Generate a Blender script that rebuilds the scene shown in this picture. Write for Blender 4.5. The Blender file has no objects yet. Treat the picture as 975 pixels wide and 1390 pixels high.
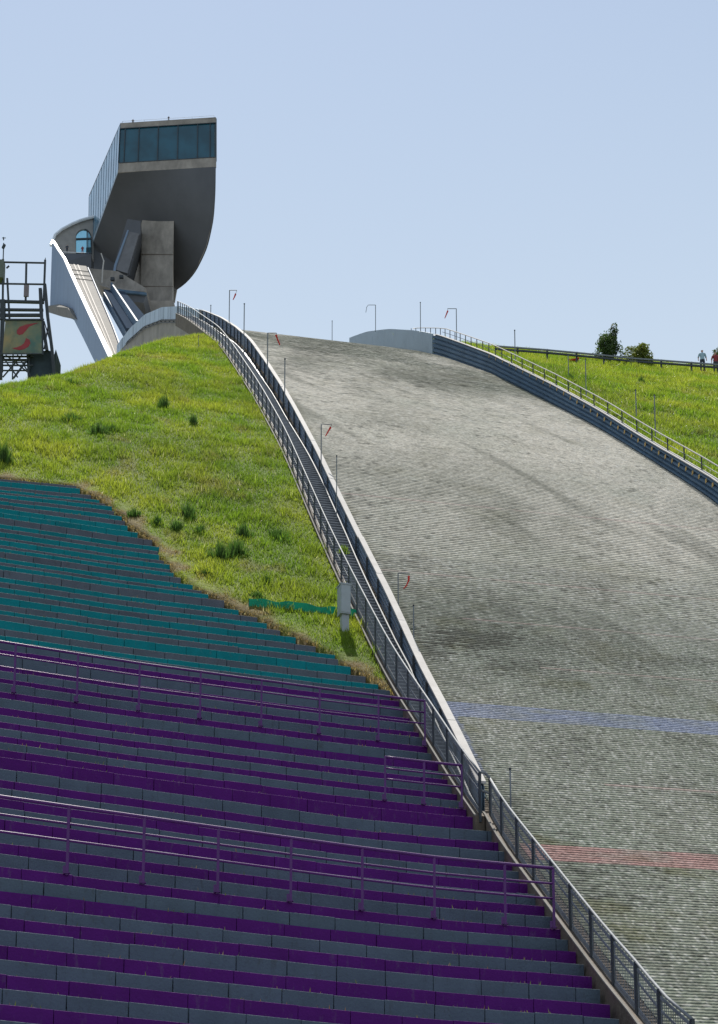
import bpy, bmesh, math, random
import numpy as np
from mathutils import Vector
random.seed(7); RNG=np.random.default_rng(11)
SC=bpy.context.scene; COL=SC.collection
# ------------------------------------------------------------------ camera geometry (used to survey the photo)
F=2400.0; XC=487.5; TH=math.radians(10); Y0=1382.0
ct,st=math.cos(TH),math.sin(TH)
def ray(x,y):
    v=(Y0-y)/F; k=1/(ct-v*st); return (x-XC)/F*k,(st+v*ct)*k
def at(x,y,Y):
    u,w=ray(x,y); return Vector((u*Y,Y,w*Y))
def proj(X,Y,Z):
    d=Y*ct+Z*st; v=(-Y*st+Z*ct)/d; return XC+F*X/d, Y0-F*v
PHI=math.radians(12); cp,sp=math.cos(PHI),math.sin(PHI)
def rq(X,Y): return X*cp+Y*sp, -X*sp+Y*cp
def xy(r,q): return r*cp-q*sp, r*sp+q*cp
# surveyed line of the wall top left of the landing slope: pixel x, y, distance
CAP=[(838,1300,29),(684,1100,37),(576,905,47),(498,744,57),(430,602,68.5),(389,530,79),(342,460,95),(322,443,104),(301,430,112),(276,420.5,121),(250,416,131),(225,417.5,140),(202,427,149),(180,447,157),(163,469,164)]
tab=[]
for x,y,Y in CAP:
    p=at(x,y,Y); r,q=rq(p.x,p.y); tab.append((q,r,p.z-.6))
tab=np.array(tab)
_q=np.arange(0,220,.5)
_b=np.interp(_q,np.r_[0,12,20,tab[:,0],172,220],np.r_[-1.7,-1.7,1.6,tab[:,2],99.5,99.5])
_k=np.hanning(17); _k/=_k.sum()
_p=np.convolve(np.pad(_b,8,'edge'),_k,'valid')
def P(q): return np.interp(q,_q,_p)
def hit(x,y,off=0.0,surf=None,lo=14,hi=150):
    Ys=np.arange(lo,hi,.05); u,w=ray(x,y); r,q=rq(u*Ys,Ys)
    d=w*Ys-((P(q)+off) if surf is None else surf(r,q)); i=int(np.argmax(d<0))
    if not (d<0).any(): i=len(Ys)-1
    return u*Ys[i],float(Ys[i]),w*Ys[i],float(r[i]),float(q[i])
def W(r,q,z):
    X,Y=xy(r,q); return Vector((X,Y,z))
def vnoise(x,y,seed=0):
    x=np.asarray(x,float);y=np.asarray(y,float)
    xi=np.floor(x).astype(np.int64); yi=np.floor(y).astype(np.int64); fx=x-xi; fy=y-yi
    fx=fx*fx*(3-2*fx); fy=fy*fy*(3-2*fy)
    def h(a,b):
        n=(a*374761393+b*668265263+seed*982451653)&0x7fffffff
        n=((n^(n>>13))*1274126177)&0x7fffffff
        return ((n^(n>>16))&0xffff)/65535.0
    return (h(xi,yi)*(1-fx)+h(xi+1,yi)*fx)*(1-fy)+(h(xi,yi+1)*(1-fx)+h(xi+1,yi+1)*fx)*fy
def fbm(x,y,seed=0,o=4):
    s=0;a=.5;t=0
    for i in range(o):
        s=s+a*vnoise(x*2**i,y*2**i,seed+i*17); t+=a; a*=.5
    return s/t
# ------------------------------------------------------------------ materials
def mat(name,col,rough=.7,metal=0.0,var=.15,scale=3.0,bump=0.0,bscale=40.0,spec=.4,attr=None,trans=0.0,col2=None,stretch=(1,1,1)):
    m=bpy.data.materials.new(name); m.use_nodes=True; nt=m.node_tree; N=nt.nodes; L=nt.links
    b=N['Principled BSDF']; b.inputs['Roughness'].default_value=rough; b.inputs['Metallic'].default_value=metal
    b.inputs['Specular IOR Level'].default_value=spec
    tc=N.new('ShaderNodeNewGeometry')
    mp=N.new('ShaderNodeVectorMath'); mp.operation='MULTIPLY'; mp.inputs[1].default_value=stretch
    L.new(tc.outputs['Position'],mp.inputs[0])
    n=N.new('ShaderNodeTexNoise'); n.inputs['Scale'].default_value=scale; n.inputs['Detail'].default_value=6
    n.inputs['Roughness'].default_value=.65
    L.new(mp.outputs[0],n.inputs['Vector'])
    r=N.new('ShaderNodeValToRGB'); r.color_ramp.elements[0].position=.32; r.color_ramp.elements[1].position=.68
    if attr:
        a=N.new('ShaderNodeVertexColor'); a.layer_name=attr
        mx=N.new('ShaderNodeMix'); mx.data_type='RGBA'; mx.blend_type='MULTIPLY'; mx.inputs[0].default_value=1
        r.color_ramp.elements[0].color=(1-var,)*3+(1,); r.color_ramp.elements[1].color=(1+var,)*3+(1,)
        L.new(n.outputs['Fac'],r.inputs['Fac']); L.new(a.outputs['Color'],mx.inputs[6]); L.new(r.outputs['Color'],mx.inputs[7])
        c=mx.outputs[2]
    else:
        d=col2 if col2 else tuple(min(1,v*(1+var)) for v in col)
        r.color_ramp.elements[0].color=tuple(v*(1-var) for v in col)+(1,); r.color_ramp.elements[1].color=d+(1,)
        L.new(n.outputs['Fac'],r.inputs['Fac']); c=r.outputs['Color']
    L.new(c,b.inputs['Base Color'])
    if bump:
        n2=N.new('ShaderNodeTexNoise'); n2.inputs['Scale'].default_value=bscale; n2.inputs['Detail'].default_value=5
        L.new(mp.outputs[0],n2.inputs['Vector'])
        bp=N.new('ShaderNodeBump'); bp.inputs['Strength'].default_value=bump; bp.inputs['Distance'].default_value=.05
        L.new(n2.outputs['Fac'],bp.inputs['Height']); L.new(bp.outputs[0],b.inputs['Normal'])
    if trans:
        t=N.new('ShaderNodeBsdfTranslucent'); L.new(c,t.inputs['Color'])
        s=N.new('ShaderNodeMixShader'); s.inputs[0].default_value=trans
        L.new(b.outputs[0],s.inputs[1]); L.new(t.outputs[0],s.inputs[2])
        L.new(s.outputs[0],N['Material Output'].inputs['Surface'])
    return m
def worn(name,col,under,amt):
    m=mat(name,(1,1,1),.75,spec=.1,attr='Col',var=.1,scale=2.2,bump=.3,bscale=22); nt=m.node_tree; N=nt.nodes; L=nt.links
    b=N['Principled BSDF']; src=b.inputs['Base Color'].links[0].from_socket
    g=N.new('ShaderNodeNewGeometry'); v=N.new('ShaderNodeVectorMath'); v.operation='MULTIPLY'; v.inputs[1].default_value=(5,5,1.6); L.new(g.outputs['Position'],v.inputs[0])
    n=N.new('ShaderNodeTexNoise'); n.inputs['Scale'].default_value=1.6; n.inputs['Detail'].default_value=9; n.inputs['Roughness'].default_value=.72; L.new(v.outputs[0],n.inputs['Vector'])
    r=N.new('ShaderNodeMapRange'); r.inputs[1].default_value=.56; r.inputs[2].default_value=.7; r.inputs[3].default_value=0; r.inputs[4].default_value=amt; L.new(n.outputs['Fac'],r.inputs[0])
    x=N.new('ShaderNodeMix'); x.data_type='RGBA'; L.new(r.outputs[0],x.inputs[0]); L.new(src,x.inputs[6]); x.inputs[7].default_value=under+(1,); L.new(x.outputs[2],b.inputs['Base Color'])
    m['base']=col; return m
def glass(name,col,fac,rough=.05,ior=1.6,alpha=0.0):
    m=bpy.data.materials.new(name); m.use_nodes=True; nt=m.node_tree; N=nt.nodes; L=nt.links
    b=N['Principled BSDF']; b.inputs['Base Color'].default_value=col+(1,); b.inputs['Roughness'].default_value=rough
    b.inputs['IOR'].default_value=ior; b.inputs['Specular IOR Level'].default_value=fac
    n=N.new('ShaderNodeTexNoise'); n.inputs['Scale'].default_value=.35
    tc=N.new('ShaderNodeNewGeometry'); L.new(tc.outputs['Position'],n.inputs['Vector'])
    r=N.new('ShaderNodeValToRGB'); r.color_ramp.elements[0].color=tuple(v*.8 for v in col)+(1,); r.color_ramp.elements[1].color=tuple(v*1.25 for v in col)+(1,)
    r.color_ramp.elements[0].position=.35; r.color_ramp.elements[1].position=.65
    L.new(n.outputs['Fac'],r.inputs['Fac']); L.new(r.outputs['Color'],b.inputs['Base Color'])
    if alpha:
        t=N.new('ShaderNodeBsdfTransparent'); t.inputs[0].default_value=(.62,.86,.93,1)
        s=N.new('ShaderNodeMixShader'); s.inputs[0].default_value=1-alpha
        L.new(t.outputs[0],s.inputs[1]); L.new(b.outputs[0],s.inputs[2]); L.new(s.outputs[0],N['Material Output'].inputs['Surface'])
    return m
M=dict(
 purple=worn('purple_paint',(.08,.009,.128),(.12,.09,.135),.4),
 teal=worn('teal_paint',(.004,.17,.19),(.085,.11,.125),.45),
 grey_step=worn('grey_concrete_paint',(.082,.114,.14),(.05,.055,.05),.5),
 slate_step=worn('slate_concrete_paint',(.1,.1,.122),(.055,.05,.05),.55),
 rail_purple=mat('purple_rail_paint',(.075,.008,.12),.4,var=.12,scale=4,spec=.4),
 nosing=mat('worn_concrete_edge',(.33,.31,.3),.85,var=.35,scale=6),
 concrete=mat('concrete',(.25,.225,.2),.85,var=.28,scale=.55,bump=.3,bscale=6,stretch=(1,1,.6)),
 concrete_l=mat('pale_concrete',(.19,.18,.165),.9,spec=.08,var=.18,scale=.8,bump=.2,bscale=10),
 concrete_d=mat('dirty_concrete',(.11,.085,.065),.9,var=.35,scale=2,bump=.4,bscale=14),
 belly=mat('dark_steel_cladding',(.088,.092,.104),.55,spec=.3,metal=.1,var=.1,scale=.22,stretch=(1,1,.5)),
 alu=mat('brushed_aluminium',(.17,.23,.32),.6,spec=.2,metal=.1,var=.12,scale=.5,stretch=(1,1,.25)),
 clad=mat('aluminium_cladding',(.3,.36,.42),.5,metal=.3,var=.3,scale=1.1,stretch=(1,1,.12)),
 cap=mat('wall_cap_metal',(.42,.4,.38),.85,spec=.08,metal=0,var=.1,scale=2),
 board=mat('blue_grey_boards',(.085,.13,.185),.5,metal=.15,var=.28,scale=1.2),
 board_r=mat('blue_steel_boards',(.085,.135,.195),.7,spec=.12,metal=.0,var=.2,scale=.6),
 steel=mat('galvanised_steel',(.17,.185,.2),.7,spec=.25,metal=.0,var=.2,scale=5),
 steel_d=mat('dark_steel',(.045,.052,.06),.6,spec=.25,metal=.1,var=.2,scale=3),
 grate=mat('stair_grating',(.1,.1,.105),.55,metal=.5,var=.25,scale=4),
 tread=mat('grating_edge',(.3,.3,.31),.5,metal=.3,var=.2,scale=4),
 red=mat('red_fabric',(.55,.03,.02),.7,var=.1,trans=.3),
 yellow=mat('yellow_plate',(.4,.27,.08),.6,var=.3,scale=4),
 green_net=mat('green_net_fabric',(.0,.28,.15),.7,var=.25,scale=3,trans=.25),
 cabinet=mat('grey_cabinet_paint',(.3,.33,.34),.5,var=.06,scale=3),
 leaf=mat('leaf',(.05,.09,.02),.55,var=.4,scale=2.5,trans=.35),
 leaf_y=mat('yellow_green_leaf',(.12,.15,.02),.55,var=.4,scale=2.5,trans=.4),
 bark=mat('bark',(.08,.06,.045),.9,var=.3,scale=6),
 grass=mat('grass_blades',(1,1,1),.5,attr='Col',var=.12,scale=4,trans=.5,spec=.3),
 soil=mat('grassy_soil',(1,1,1),.95,attr='Col',var=.3,scale=5,bump=.6,bscale=9,spec=.1),
 mats=mat('slope_mats',(1,1,1),.85,attr='Col',var=.25,scale=9,spec=.08,stretch=(1,3,3),trans=.5),
 weeds=mat('dry_weeds',(1,1,1),.7,attr='Col',var=.2,scale=6,trans=.4),
 skin=mat('skin',(.4,.22,.15),.55,var=.05), hair=mat('dark_hair',(.05,.035,.03),.7,var=.1),
 shirt_b=mat('light_blue_shirt',(.28,.4,.47),.8,var=.1,scale=8), trouser=mat('dark_trousers',(.03,.035,.05),.8,var=.1),
 shirt_r=mat('red_top',(.22,.03,.035),.8,var=.1), shirt_k=mat('dark_top',(.04,.045,.06),.8,var=.1),
 glass_f=glass('teal_glass',(.01,.065,.1),.45,alpha=0),
 glass_s=glass('sky_glass',(.12,.24,.34),1.0,rough=.03,ior=2.6),
 glass_c=glass('clear_glass',(.05,.12,.14),.5,alpha=.8),
 mull=mat('mullion',(.03,.04,.05),.5,var=.1),
 net=mat('dark_scaffold_net',(.04,.06,.075),.8,var=.3,scale=1.5,trans=.3),
 box_g=mat('green_grey_box',(.11,.13,.11),.7,var=.2),
 pane=mat('grey_panel',(.17,.14,.15),.7,var=.1),
 banner=mat('printed_banner',(.13,.23,.21),.6,var=.05,scale=.5,trans=.45,col2=(.46,.35,.18)),
 logo=mat('red_print',(.36,.05,.06),.6,var=.1,trans=.25),
 ground=mat('outrun_turf',(.13,.135,.12),.9,var=.3,scale=.3,bump=.4),
)
# ------------------------------------------------------------------ mesh helpers
class MB:
    def __init__(s): s.v=[]; s.f=[]
    def add(s,vs,fs):
        o=len(s.v); s.v+= [tuple(v) for v in vs]; s.f+=[tuple(i+o for i in f) for f in fs]; return s
    def hexa(s,p):  # p: 4 bottom, 4 top
        return s.add(p,[(0,3,2,1),(4,5,6,7),(0,1,5,4),(1,2,6,5),(2,3,7,6),(3,0,4,7)])
    def box(s,c,sx,sy,sz,ang=0.0):
        c=Vector(c); a=Vector((math.cos(ang),math.sin(ang),0)); b=Vector((-a.y,a.x,0)); z=Vector((0,0,1)); P=[]
        for k in (-1,1):
            for i,j in ((-1,-1),(1,-1),(1,1),(-1,1)): P.append(c+a*i*sx/2+b*j*sy/2+z*k*sz/2)
        return s.hexa(P)
    def bar(s,p,q,w,h=None,up=(0,0,1)):
        p=Vector(p);q=Vector(q);h=h or w; d=(q-p).normalized(); u=Vector(up)
        if abs(d.dot(u))>.98: u=Vector((0,1,0))
        a=d.cross(u).normalized(); b=a.cross(d).normalized(); P=[]
        for c in (p,q):
            for i,j in ((-1,-1),(1,-1),(1,1),(-1,1)): P.append(c+a*i*w/2+b*j*h/2)
        return s.hexa(P)
    def tube(s,pts,r,n=6,r2=None):
        pts=[Vector(p) for p in pts]; o=len(s.v); m=len(pts)
        for k,p in enumerate(pts):
            d=(pts[min(k+1,m-1)]-pts[max(k-1,0)]).normalized(); u=Vector((0,0,1)) if abs(d.z)<.95 else Vector((0,1,0))
            a=d.cross(u).normalized(); b=a.cross(d); rr=r if r2 is None else r+(r2-r)*k/(m-1)
            for i in range(n):
                t=2*math.pi*i/n; s.v.append(tuple(p+(a*math.cos(t)+b*math.sin(t))*rr))
        for k in range(m-1):
            for i in range(n):
                j=(i+1)%n; s.f.append((o+k*n+i,o+k*n+j,o+(k+1)*n+j,o+(k+1)*n+i))
        s.f.append(tuple(o+i for i in range(n))[::-1]); s.f.append(tuple(o+(m-1)*n+i for i in range(n)))
        return s
    def sweep(s,secs,closed=True):
        n=len(secs[0]); o=len(s.v)
        for sec in secs: s.v+=[tuple(p) for p in sec]
        for k in range(len(secs)-1):
            for i in range(n if closed else n-1):
                j=(i+1)%n; s.f.append((o+k*n+i,o+k*n+j,o+(k+1)*n+j,o+(k+1)*n+i))
        if closed:
            s.f.append(tuple(o+i for i in range(n))[::-1]); s.f.append(tuple(o+(len(secs)-1)*n+i for i in range(n)))
        return s
    def prism(s,poly,d):   # extrude polygon (list of Vectors) by vector d
        n=len(poly); d=Vector(d); o=len(s.v)
        s.v+=[tuple(p) for p in poly]+[tuple(p+d) for p in poly]
        s.f.append(tuple(o+i for i in range(n))); s.f.append(tuple(o+n+i for i in range(n))[::-1])
        for i in range(n):
            j=(i+1)%n; s.f.append((o+i,o+n+i,o+n+j,o+j))
        return s
    def build(s,name,m,parent=None,smooth=False,fix=True):
        me=bpy.data.meshes.new(name); me.from_pydata(s.v,[],s.f)
        if fix:
            bm=bmesh.new(); bm.from_mesh(me); bmesh.ops.recalc_face_normals(bm,faces=bm.faces); bm.to_mesh(me); bm.free()
        for mm in (m if isinstance(m,list) else [m]): me.materials.append(mm)
        if smooth: me.polygons.foreach_set('use_smooth',[True]*len(me.polygons))
        o=bpy.data.objects.new(name,me); COL.objects.link(o)
        if parent:
            o.parent=parent; o.matrix_parent_inverse.identity()
            o.location=-parent.location   # parents are unrotated empties; mesh in world coordinates
        return o
def npmesh(name,V,Fa,m,col=None,n=4,parent=None,smooth=False):
    V=np.asarray(V,np.float32).reshape(-1,3); Fa=np.asarray(Fa,np.int32).reshape(-1,n)
    me=bpy.data.meshes.new(name); me.vertices.add(len(V)); me.vertices.foreach_set('co',V.ravel())
    me.loops.add(Fa.size); me.loops.foreach_set('vertex_index',Fa.ravel()); me.polygons.add(len(Fa))
    me.polygons.foreach_set('loop_start',np.arange(0,Fa.size,n,dtype=np.int32)); me.polygons.foreach_set('loop_total',np.full(len(Fa),n,np.int32))
    if smooth: me.polygons.foreach_set('use_smooth',np.ones(len(Fa),bool))
    me.update(calc_edges=True)
    if col is not None:
        a=me.color_attributes.new('Col','FLOAT_COLOR','POINT'); c=np.ones((len(V),4),np.float32); c[:,:3]=col; a.data.foreach_set('color',c.ravel())
    me.materials.append(m); o=bpy.data.objects.new(name,me); COL.objects.link(o)
    if parent: o.parent=parent; o.location=-parent.location
    return o
def tag(o,label=None,cat=None,group=None,kind=None):
    if label:o['label']=label
    if cat:o['category']=cat
    if group:o['group']=group
    if kind:o['kind']=kind
    return o
def thing(name,loc,label,cat,group=None):
    o=bpy.data.objects.new(name,None); COL.objects.link(o); o.location=Vector(loc); o.empty_display_size=.3
    return tag(o,label,cat,group)
def lerp(a,b,t): return a+(b-a)*t
def plint(pts,t):   # pts: list of tuples with first = key
    a=np.array(pts,float); return [float(np.interp(t,a[:,0],a[:,j])) for j in range(1,a.shape[1])]
# ------------------------------------------------------------------ surveyed lines in hill coordinates (q up the hill, r across)
def line_rq(pts,off=0.0,surf=None):
    out=[]
    for x,y in pts:
        h=hit(x,y,off,surf); out.append((h[4],h[3]))
    out.sort(); return np.array(out)
curb_px=[(294.6,463),(316,488),(334.6,512),(359,561.5),(387,617),(423.5,698),(455,770),(481,825),(512.7,885),(541,940),(578.7,992),(600,1032),(617.6,1062.6),(652,1108)]
curb_lo_px=[(666,1108),(683,1137),(714,1183),(757,1235),(806,1298),(862,1372),(905,1430)]
CU=line_rq(curb_px,.1); CL=line_rq(curb_lo_px,.1)
def sm(a,k=3):
    b=a.copy()
    for _ in range(k): b[1:-1,1]=(b[:-2,1]+2*b[1:-1,1]+b[2:,1])/4
    return b
CU=sm(CU); CL=sm(CL)
QJ=CU[0,0]; QJL=CL[-1,0]                   # where the railing jogs
def r_curb(q): return np.interp(q,CU[:,0],CU[:,1])
def r_curb_lo(q): return np.interp(q,CL[:,0],CL[:,1])
sr_px=[(322,469),(347,497),(368.5,530.8),(387,564.6),(435,652),(469.5,727),(501,790),(541,879)]
SR=sm(line_rq(sr_px,.05))
capR_px=[(341,460),(362,488),(384,518),(402,554),(422,590),(456,655),(498,744),(527,799),(548,836),(571,885),(600,945),(629,1004),(659,1064)]
CR=sm(line_rq(capR_px,.6),2)
far=[(q,r) for q,r,z in tab if q>100]
CR=np.vstack([CR[CR[:,0]<97],np.array(far)])
def r_cap(q): return np.interp(q,CR[:,0],CR[:,1])
def r_stair(q): return np.minimum(np.interp(q,SR[:,0],SR[:,1]),r_cap(q)-.25)
def r_left(q): return np.where(np.asarray(q)<QJ+.2,np.interp(q,CL[:,0],CL[:,1])+.12,r_cap(q)-.02)
rw_px=[(680,511),(755.6,551.6),(825,589),(861,613.6),(898,636),(937,662),(975,688)]
RW=line_rq(rw_px,.2); RW=np.vstack([[ [10,RW[0,1]-.3],[50,RW[0,1]-.2] ],sm(RW,2),np.array([rq(*at(x,y,Y)[:2])[::-1] for x,y,Y in [(590,455,118),(545,447,130),(510,450,141),(475,459,152)]])])
def r_right(q): return np.interp(q,RW[:,0],RW[:,1])
def cS(q): return np.interp(q,[0,80,95,125,150,165],[.3,.3,.05,-.8,-1.0,-1.0])
def S(q): return P(q)+cS(q)
# grass on the left: crest rounding surveyed from the skyline
crest=[]
for x,y in [(0,514),(100,497),(150,477),(200,460),(240,453),(272,450)]:
    h=hit(x,y); crest.append((h[3],h[4]-3.5,h[4]))
crest.sort(); crest=np.array(crest); print('crest',np.round(crest,1))
def G_left(r,q):
    r=np.asarray(r,float); q=np.asarray(q,float)
    qs=np.interp(r,crest[:,0],crest[:,1]); e=np.maximum(q-qs,0)
    d=.03*np.minimum(e,14)**2+np.maximum(e-14,0)*.84
    return P(q)-d-.05*np.clip((np.interp(q,CU[:,0],CU[:,1])-r)/2,0,1)+.22*(fbm(r*.35+9,q*.3,3,3)-.5)
def G_right(r,q):
    return P(q)+np.interp(q,[40,85,110,130],[.95,.9,.35,.1])+np.clip((r-40)/20,0,1)*.55+.3*(fbm(r*.3,q*.3,5,3)-.5)-np.maximum(q-134,0)*.35
# ------------------------------------------------------------------ stand rows
xn=[0,100,160,290,460,600,780]
off={650:[0,9,14,24,34,42,50],680:[0,12,20,33,48,60,72],700:[0,15,24.5,41,61,75,90],1000:[0,14.5,23.5,40,62,78,93],1060:[0,14.5,23,41.5,66,80,94],1112:[0,14,22,40,62,78,93],1176:[0,12.5,20,36,57,73,87],1245:[0,11.5,18,32,51,65,79],1420:[0,10,16,29,46,59,71]}
ky=sorted(off); tabo=np.array([off[k] for k in ky],float)
def rowy(y0,x):
    o=[float(np.interp(y0,ky,tabo[:,j])) for j in range(len(xn))]
    if x<0: return y0+(o[1]-o[0])/100*x
    if x>780: return y0+o[-1]+(o[-1]-o[-2])/180*(x-780)
    return y0+float(np.interp(x,xn,o))
ey=[650,660,668,683,695,722,735,760,790,815,832,852,870,890,905,925,935,943,964,1005,1044,1090,1112,1129,1155,1183,1211,1241,1277,1300,1390,1500]
ex=[90,105,115,145,160,185,215,222,250,300,335,375,415,455,475,505,525,539,557,578,603,626,645,674,689,711,728,748,772,787,845,910]
ROWS=[('G',650),('T',653),('G',660),('T',664.5),('G',668),('T',670.5),('G',675.5),('T',680),('G',685),('T',690),('T',696),('G',702.5),('T',711),('G',717),('T',722),('G',729),('T',733),('G',740),('T',743.5),('G',749),('T',757),('G',763),('T',767),('G',773),('T',783.5),('G',790),('T',797),('G',804),('T',811),('G',820),('T',828),('G',834),('T',842),('G',853),('T',862),('G',868.5),('P',881.5),('G',889),('P',903),('G',910),('P',920.5),('G',927),('P',938.5),('G',947),('P',960),('G',970),('P',980),('G',988.5),('P',999),('G',1007),('P',1017),('P',1027),('G',1043.5),('P',1058),('G',1069.5),('P',1084),('G',1096),('P',1112),('G',1127),('P',1144),('G',1158.5),('P',1176),('G',1191),('P',1209),('G',1227),('P',1245),('G',1262),('P',1283),('G',1302),('P',1322),('G',1342),('P',1363),('G',1384),('P',1406),('G',1428)]
rows=[]
for c,y0 in ROWS:
    x=300.
    for _ in range(40): x=.5*x+.5*float(np.interp(rowy(y0,x),ey,ex))
    if 660<y0<860: x+=random.uniform(-5,5)
    y=rowy(y0,x); h=hit(x,y)
    z=h[2]; xs=np.linspace(-110,x,46)
    pts=[]
    for xx in xs:
        u,w=ray(xx,rowy(y0,xx)); Y=z/w; pts.append(Vector((u*Y,Y,z)))
    # smooth the plan curve
    for _ in range(6):
        pts=[pts[0]]+[(pts[i-1]+pts[i]*2+pts[i+1])/4 for i in range(1,len(pts)-1)]+[pts[-1]]
    rows.append(dict(c=c,y0=y0,z=z,pts=pts,xe=x,ye=y))
rows.append(dict(c='G',y0=1450,z=rows[-1]['z']-.35,pts=[p+Vector((.35,-.5,-.35)) for p in rows[-1]['pts']],xe=0,ye=0))
def poly_at(pts,s):   # point and tangent at arc length from the right end
    acc=0
    for i in range(len(pts)-1,0,-1):
        d=(pts[i]-pts[i-1]).length
        if acc+d>=s or i==1:
            t=(s-acc)/d; return pts[i].lerp(pts[i-1],t),(pts[i]-pts[i-1]).normalized()
        acc+=d
def plen(pts): return sum((pts[i+1]-pts[i]).length for i in range(len(pts)-1))
stand=thing('spectator_stand',(0,30,rows[-1]['z']),'stepped concrete stand striped teal above and purple below left of the slope','stand')
edgeW=[]
for k in range(len(rows)-1):
    R=rows[k]; U=rows[k-1] if k else None; D=rows[k+1]
    mb=MB(); cols=[]; L=plen(R['pts']); s=0.0; first=random.uniform(.2,.85)
    h=R['z']-D['z']
    while s<L-.05:
        e=min(L,s+(first if s==0 else .86)); gap=.006 if R['c']!='G' else .009
        a,ta=poly_at(R['pts'],s+(gap if s>0 else 0)); b,tb=poly_at(R['pts'],e-gap)
        t=(a-b).normalized(); nrm=Vector((t.y,-t.x,0))   # towards the camera
        if nrm.y>0: nrm=-nrm
        # tread depth to the row above
        if U:
            c=(a+b)/2; dd=[(p-c).to_2d().length for p in U['pts']]; dep=min(dd)+.15
        else: dep=1.0
        dep=min(dep,1.6)
        jo=random.uniform(-.008,.008); dz=random.uniform(-.006,.006); tz=random.uniform(-.004,.004)
        for side in (0,): pass
        A=b+nrm*jo; B=a+nrm*(jo+random.uniform(-.004,.004)); ch=.004
        zt=dz; lo=-h-.06
        def sec(p,zz): return [p-nrm*dep+Vector((0,0,lo)),p+Vector((0,0,lo)),p+Vector((0,0,zz-ch)),p-nrm*ch+Vector((0,0,zz)),p-nrm*dep+Vector((0,0,zz))]
        mb.sweep([sec(A,zt),sec(B,zt+tz)]); k_=random.uniform(.955,1.045)*(.88 if random.random()<.05 else 1); cols+=[k_]*10
        s=e
    y0=R['y0']
    m=M['purple'] if R['c']=='P' else M['teal'] if R['c']=='T' else (M['slate_step'] if y0<868 else M['grey_step'])
    nm={'P':'purple_step','T':'teal_step','G':'grey_step'}[R['c']]
    o=mb.build(nm,m,stand); bc=m['base']; ca=o.data.color_attributes.new('Col','FLOAT_COLOR','POINT')
    for i_,k_ in enumerate(cols): ca.data[i_].color=(bc[0]*k_,bc[1]*k_,bc[2]*k_,1)
# polygon of the stand in plan
poly=[(R['pts'][-1].x,R['pts'][-1].y) for R in rows]+[(rows[-1]['pts'][0].x,rows[-1]['pts'][0].y-5),(-40,5),(-40,70),(rows[0]['pts'][0].x,rows[0]['pts'][0].y)]+[(p.x,p.y) for p in rows[0]['pts'][::6]]
poly=np.array(poly)
def inpoly(X,Y):
    ins=np.zeros(X.shape,bool); n=len(poly)
    for i in range(n):
        x1,y1=poly[i]; x2,y2=poly[(i+1)%n]
        if y1==y2: continue
        c=((y1>Y)!=(y2>Y))&(X<(x2-x1)*(Y-y1)/(y2-y1)+x1); ins^=c
    return ins
EP=np.array([(p.x,p.y) for p in rows[0]['pts']]+[(R['pts'][-1].x,R['pts'][-1].y) for R in rows[1:] if R['y0']<940])
def edge_dist(X,Y):
    d=np.full(X.shape,99.)
    for i in range(len(EP)-1):
        a=EP[i];b=EP[i+1];ab=b-a; l=(ab**2).sum()+1e-9
        t=np.clip(((X-a[0])*ab[0]+(Y-a[1])*ab[1])/l,0,1); d=np.minimum(d,np.hypot(X-a[0]-t*ab[0],Y-a[1]-t*ab[1]))
    return d
# ------------------------------------------------------------------ ground sheets
mb=MB(); mb.add([(-2500,-300,-1.75),(2500,-300,-1.75),(2500,4000,-1.75),(-2500,4000,-1.75)],[(0,1,2,3)])
tag(mb.build('ground',M['ground']),kind='structure')
GREEN=np.array([.155,.255,.016]); YEL=np.array([.285,.33,.028]); DARK=np.array([.075,.14,.014]); BROWN=np.array([.13,.075,.03]); STRAW=np.array([.3,.22,.09])
def grass_col(r,q,X,Y,rnd,left=True):
    a=fbm(r*.55,q*.4,21,4); b=fbm(r*.16+5,q*.14,31,3)
    t=np.clip((a-.3)*2.2,0,1)[:,None]; c=GREEN*(1-t)+YEL*t
    u=np.clip((.45-b)*5,0,1)[:,None]*.45; c=c*(1-u)+DARK*u
    if left:
        d=edge_dist(X,Y)+(fbm(r*1.3,q*1.3,41,3)-.5)*2.0
        w=np.clip((.62-d)/.5,0,1)[:,None]
        br=BROWN*(1-rnd[:,None])+STRAW*rnd[:,None]; c=c*(1-w*.92)+br*w*.92
    d2=np.clip((fbm(r*.9,q*.7,51,3)-.68)*8,0,1)[:,None]*.4
    c=c*(1-d2)+STRAW*.8*d2
    return c
def sheet(name,r0f,r1f,q0,q1,dq,n,zf,left,cut=False):
    qs=np.arange(q0,q1+dq,dq); t=np.linspace(0,1,n)
    Q=np.repeat(qs,n).reshape(-1,n); r0=r0f(qs)[:,None]; r1=r1f(qs)[:,None]; Rr=r0+(r1-r0)*t
    Z=zf(Rr,Q); X=Rr*cp-Q*sp; Y=Rr*sp+Q*cp
    if cut: Z=np.where(inpoly(X,Y),Z-1.5-.4*(Q<48),Z)
    c=grass_col(Rr.ravel(),Q.ravel(),X.ravel(),Y.ravel(),RNG.random(X.size),left)*.5
    V=np.stack([X,Y,Z],-1); m=len(qs); i=np.arange(m-1)[:,None]*n+np.arange(n-1); i=i.ravel()
    return npmesh(name,V,np.stack([i,i+1,i+n+1,i+n],1),M['soil'],c,4,smooth=True)
o=sheet('grass_bank',lambda q:np.full(q.shape,-45.),lambda q:r_curb(q)+.1,43.4,150,.3,300,G_left,True,True); tag(o,kind='structure')
o=sheet('grass_bank_right',lambda q:r_right(q)+.15,lambda q:np.full(q.shape,120.),20,160,.6,150,G_right,False); tag(o,kind='structure'); o.name='grass_bank'
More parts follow.
